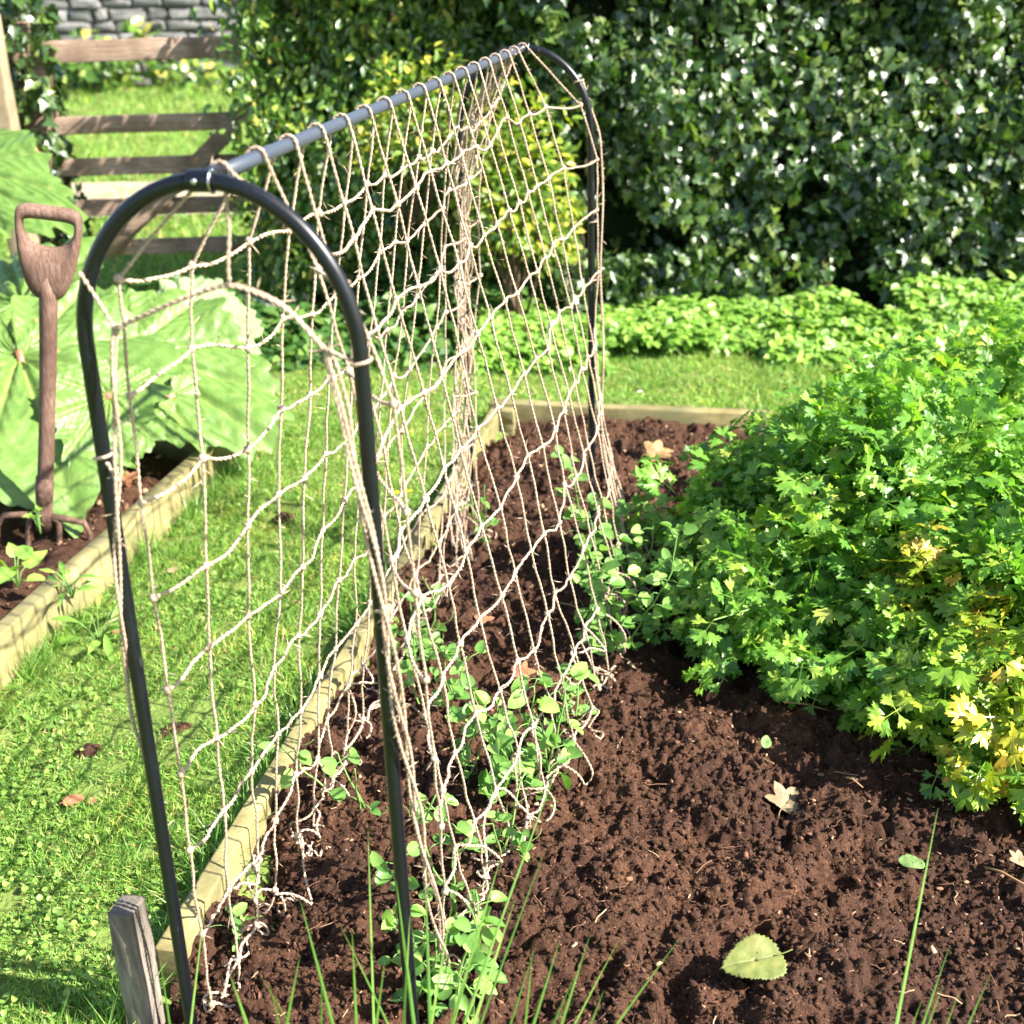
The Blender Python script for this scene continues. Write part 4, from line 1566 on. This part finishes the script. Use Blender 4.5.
# small round leaved weeds under the rhubarb
for i, (px, py, z, lb, nlf, sz, shp, rx) in enumerate((
        (165, 425, .0, 'small round leaved weed below the rhubarb at the far end of the left board', 40, (.04, .08), 'disc', .10),
        (72, 595, .02, 'broad leaved weed seedling just inside the left bed board', 12, (.03, .075), 'lance', .07),
        (18, 585, .02, 'weed seedling with long leaves at the left edge of the bed', 9, (.03, .07), 'broad', .07),
        (100, 645, LAWN, 'drooping dock weed growing against the lawn side of the left board', 14, (.04, .10), 'lance', .10),
        (40, 530, .03, 'pale seedling in front of the fork tines', 8, (.02, .04), 'broad', .05))):
    c = W(px, py, z)
    root = empty('weed', c, lb, 'weed')
    az = R.uniform(0, 6.283, nlf)
    up_ = R.uniform(.02, .12, nlf)
    d = np.stack([np.cos(az), np.sin(az), R.uniform(-.1, .9, nlf)], 1)
    pos = c + d * [rx * .4, rx * .4, .3 * rx] + Z_ * up_[:, None] * (.5 if shp != 'disc' else 1)
    foliage('leaves', SH[shp], pos, d + rnd(nlf, .2), Z_ + rnd(nlf, .3) + [.2, -.3, 0], R.uniform(*sz, nlf), M['elder'] if shp != 'disc' else M['darkweed'], root)
    mb = MB(c)
    for q in range(nlf):
        mb.tube([c + [0, 0, -.01], (c + pos[q]) / 2 + [0, 0, .01], pos[q]], .0015, 5, False)
    mb.build('stem', M['stem'], root, True)

# ------------------------------------------------------------------ long grass in front
def tuft(blades, label, seed):
    r = random.Random(seed)
    b0 = np.mean([F(*b[0]) for b in blades], 0)
    mb = MB(b0)
    for (bs, tipz, w0) in blades:
        P0 = F(*bs)
        P3 = np.array(tipz, float)
        P1 = P0 + (P3 - P0) * .4 + np.array([0, 0, .05 * np.linalg.norm(P3 - P0)])
        u = np.linspace(0, 1, 12)
        C = ((1 - u) ** 2)[:, None] * P0 + (2 * u * (1 - u))[:, None] * P1 + (u ** 2)[:, None] * P3
        wv = unit(np.cross(unit(P3 - P0), np.array([r.gauss(0, .4), -1, r.gauss(0, .3)])))
        wd = w0 * np.interp(u, [0, .4, .8, 1], [.8, 1, .6, .05])
        fo = unit(np.cross(wv, unit(P3 - P0))) * .3
        V = np.concatenate([C - wv * wd[:, None] / 2, C + fo * wd[:, None], C + wv * wd[:, None] / 2])
        i = np.arange(11)
        mb.add(V, np.concatenate([np.stack([i, i + 12, i + 13, i + 1], -1), np.stack([i + 12, i + 24, i + 25, i + 13], -1)]))
    o = mb.build('grass_tuft', M['grass_lush'], None, True)
    tag(o, label, 'grass tuft', 'long grass at the near edge of the bed')


def blades_px(lst, s=-.17, w=.0055):
    out = []
    for (tx, ty, t0, Yt) in lst:
        out.append(((s + R.normal(0, .02), t0, LAWN + .02), WY(tx, ty, Yt), w * R.uniform(.7, 1.2)))
    return out


tuft(blades_px([(368, 828, .17, 1.38), (352, 928, .15, 1.25), (545, 690 + 160, .22, 1.35), (560, 760, .20, 1.50), (396, 880, .24, 1.32), (452, 905, .2, 1.3), (340, 925, .30, 1.28), (535, 948, .27, 1.26),
                (300, 900, .16, 1.3), (425, 870, .25, 1.36), (515, 900, .22, 1.3), (460, 960, .24, 1.2), (385, 960, .14, 1.2), (575, 1000, .19, 1.22), (260, 975, .2, 1.25), (410, 915, .18, 1.3), (500, 860, .2, 1.38)]),
     'tuft of long thin grass blades in front of the near right leg', 1)
tuft(blades_px([(620, 938, .31, 1.28), (680, 938, .33, 1.28), (590, 935, .34, 1.28), (533, 950, .34, 1.24), (575, 975, .30, 1.2), (604, 990, .36, 1.2), (560, 940, .3, 1.27)]),
     'sparse splayed grass blades left of the large yellow leaf', 2)
tuft(blades_px([(938, 808, .785, 1.42), (950, 945, .785, 1.27), (990, 975, .80, 1.22), (922, 1000, .765, 1.2), (943, 985, .78, 1.22), (960, 990, .785, 1.2)], w=.006),
     'upright grass blades at the bottom right in front of the soil', 3)
tuft(blades_px([(205, 905, -.12, 1.4), (160, 880 + 80, -.10, 1.3), (300, 955, .0, 1.25), (230, 975, .02, 1.22), (270, 985, .06, 1.2), (322, 975, .08, 1.2), (70, 990, -.36, 1.3)], w=.0055),
     'thin grass blades between the stake and the near left leg', 4)

# ------------------------------------------------------------------ fallen leaves
def fallen(px, size, outline, mat, label, ang, tilt=(0, 0), name='fallen_leaf', z=.018, curl=.12, fold=.12, soilz=True, stalk=True, teeth=.03):
    c = bz(W(px[0], px[1], 0.0)) + [0, 0, z + .012] if soilz else W(px[0], px[1], LAWN + .025)
    sd = px[0] * .37 + px[1] * .11
    y = unit(np.array([math.cos(ang), math.sin(ang), tilt[1]]))
    n_ = unit(np.array([tilt[0] + .1, -.25, 1.0])); n_ = unit(n_ - y * (n_ @ y)); x = np.cross(y, n_)
    na, nr = 132, 12
    th = np.linspace(-math.pi, math.pi, na, endpoint=False)
    knots = np.array(outline)
    Rr = np.interp(np.abs(th) / math.pi, knots[:, 0], knots[:, 1]) * .62
    Rr = Rr * (1 + teeth * (2 * np.mod(np.abs(th) * 6.2 + sd, 1) - 1) + .04 * np.sin(th * 3 + sd))
    r = np.linspace(.03, 1, nr)
    TH, RR = np.meshgrid(th, r, indexing='ij')
    lx, ly = np.sin(TH) * RR * Rr[:, None], np.cos(TH) * RR * Rr[:, None]
    vein = np.minimum(np.abs(lx), np.abs(np.mod(ly * 5 - np.abs(lx) * 3.5, 1) - .5) / 5 + .01)
    lz = fold * np.abs(lx) - curl * (ly ** 2) + .05 * fbm(lx * 3 + sd, ly * 3, 3, 7) + curl * .8 * lx * np.sin(ly * 5 + sd) - .012 * np.exp(-(vein / .012) ** 2)
    V = c + size * (lx[..., None] * x + ly[..., None] * y + lz[..., None] * n_)
    mb = MB(c)
    i, j = np.meshgrid(np.arange(na), np.arange(nr - 1), indexing='ij')
    a, b = i * nr + j, ((i + 1) % na) * nr + j
    mb.add(V.reshape(-1, 3), np.stack([a, b, b + 1, a + 1], -1).reshape(-1, 4))
    if stalk:
        b = c - size * y * Rr[0] * .95
        mb.tube([b + size * y * .1, b, b - y * size * .12 + n_ * size * .03, b - y * size * .25 + x * size * .04], .0011, 5)
    o = mb.build(name, mat, None, True)
    md = o.modifiers.new('thickness', 'SOLIDIFY'); md.thickness = .0004
    tag(o, label, 'leaf', 'leaves lying on the ground')


OV2 = [(0, 1.02), (.08, .86), (.25, .66), (.45, .62), (.62, .74), (.78, .84), (.9, .80), (1, .76)]
OV = OV2
OB = [(0, .9), (.2, .66), (.45, .54), (.7, .58), (.9, .72), (1, .74)]
LB = [(0, 1.0), (.08, .75), (.16, .52), (.24, .72), (.32, .92), (.40, .66), (.48, .44), (.58, .66), (.68, .80), (.80, .50), (.92, .42), (1, .40)]
fallen((754, 980), .092, OV2, M['dead_yellow'], 'large yellow green leaf with dark specks lying flat on the soil', math.pi + .25, (0, .0), z=.036, curl=.10, fold=.10, teeth=.05)
fallen((912, 862), .046, OB, M['dead_green'], 'small plain green oval leaf on the soil below the yellowing parsley', 2.7, stalk=False, z=.02)
fallen((787, 793), .088, LB, M['dead_pale'], 'crumpled pale tan lobed leaf on the soil in front of the parsley', .95, (.1, .1), z=.03, curl=.2, fold=.25)
fallen((655, 474), .10, LB, M['dead_tan'], 'dry golden tan lobed leaf on the soil beyond the far hoop', .2, (.2, .1), z=.02, curl=.2, fold=.3)
fallen((1017, 870), .04, LB, M['dead_pale'], 'pale curled leaf scrap at the right edge of the soil', 1.2, (.2, .2), z=.02, stalk=False)
fallen((765, 757), .032, OB, M['dead_green'], 'tiny pale green leaf above the crumpled tan leaf', 1.2, (.2, .3), z=.02, stalk=False)
fallen((482, 622), .05, LB, M['dead_rust'], 'rusty dry leaf on the soil under the middle of the net', .3, (.1, .1), z=.018)
fallen((520, 678), .06, LB, M['dead_rust'], 'rusty pink crumpled leaf behind the bushy pea plant', .1, (.2, .1), z=.018)
fallen((128, 485), .07, LB, M['dead_rust'], 'orange brown dry leaf on the soil beside the left board', .9, (.2, .3), z=.03, curl=.3, soilz=True)
fallen((72, 800), .042, OB, M['dead_rust'], 'dark brown dead leaf lying on the lawn near the stake', .5, soilz=False)
fallen((92, 801), .026, OB, M['dead_tan'], 'pinkish tan leaf scrap on the lawn near the stake', 1.4, soilz=False, stalk=False)
fallen((172, 570), .032, OB, M['dead_pale'], 'small pale leaf on the grass below the left board', .8, soilz=False, stalk=False)
fallen((116, 630), .035, OB, M['dead_rust'], 'orange dead leaf at the foot of the left board', 1.6, soilz=False, stalk=False)

# clods of earth thrown on to the lawn
for px, sz, lb in (((90, 752), .022, 'dark clod of earth lying on the lawn above the dead leaves'), ((176, 735), .034, 'reddish crumbly clod of earth on the lawn behind the near left leg'), ((285, 520), .03, 'brown clod of earth on the lawn near the middle of the path')):
    c = W(px[0], px[1], LAWN + .01)
    bm = bmesh.new()
    bmesh.ops.create_icosphere(bm, subdivisions=4, radius=1)
    for v in bm.verts:
        d = np.array(v.co[:])
        fct = 1 + .5 * float(lumps(np.array([d[0] * 2 + d[2] + 9 + px[0]]), np.array([d[1] * 2 - d[2] + 7]), 4)[0]) + .3 * float(fbm(np.array([d[0] * 5 + d[2] * 3]), np.array([d[1] * 5 + px[1]]), 3, 2)[0])
        v.co = Vector(d * fct * sz * .8 * np.array([1.2, 1, .6]))
    mb = MB(c)
    mb.bm(bm, mat4(c, np.eye(3)[0], np.eye(3)[1], Z_))
    o = mb.build('earth_clod', M['soil'], None, True)
    tag(o, lb, 'clod', 'clods of earth on the lawn')

# sticks on the soil
for (a, b, lb) in (((845, 790), (862, 798), 'thin tan stalk beside the crumpled tan leaf'), ((560, 600), (585, 612), 'short dry stick on the soil under the far part of the net'), ((985, 870), (1024, 892), 'fine straight twig on the soil at the right edge'), ((782, 720), (832, 716), 'bleached straw on the soil below the dark parsley'), ((435, 748), (452, 743), 'pale wood splinter beside the near right leg')):
    p0, p1 = bz(W(*a)), bz(W(*b))
    p0[2] += .022; p1[2] += .018
    mb = MB(p0)
    mb.tube([p0, (p0 * .6 + p1 * .4) + [0, 0, .005], (p0 * .3 + p1 * .7) + [0, 0, .002], p1], [.0022, .002, .0018, .001], 6)
    o = mb.build('dry_stick', M['dead_tan'], None, True)
    tag(o, lb, 'stick', 'dry sticks on the soil')

# small flowers in the lawn
for i, (px, kind, lb) in enumerate((((397, 493), 'y', 'yellow buttercup in the grass left of the long board'), ((409, 492), 'y', 'second yellow buttercup touching the first beside the long board'), ((640, 392), 'w', 'tiny white daisy in the lawn behind the far board'))):
    c = W(px[0], px[1], LAWN + .05)
    g = np.array([c[0], c[1], LAWN])
    root = empty('lawn_flower', g, lb, 'flower')
    mb = MB(g)
    npet = 5 if kind == 'y' else 11
    for k in range(npet):
        a = k * 6.283 / npet
        d = np.array([math.cos(a), math.sin(a), .35]); n_ = np.array([-math.cos(a) * .4, -math.sin(a) * .4, 1.0])
        v, q, t = scatter(SH['disc'], c[None], d[None], n_[None], .011, .8 if kind == 'y' else .35)
        mb.add(v, q)
    mb.build('petals', M['petal_y'] if kind == 'y' else M['petal_w'], root, True)
    mb = MB(g)
    mb.tube([g, (g + c) / 2 + [.004, 0, 0], c], .0012, 5)
    mb.build('stem', M['stem'], root, True)
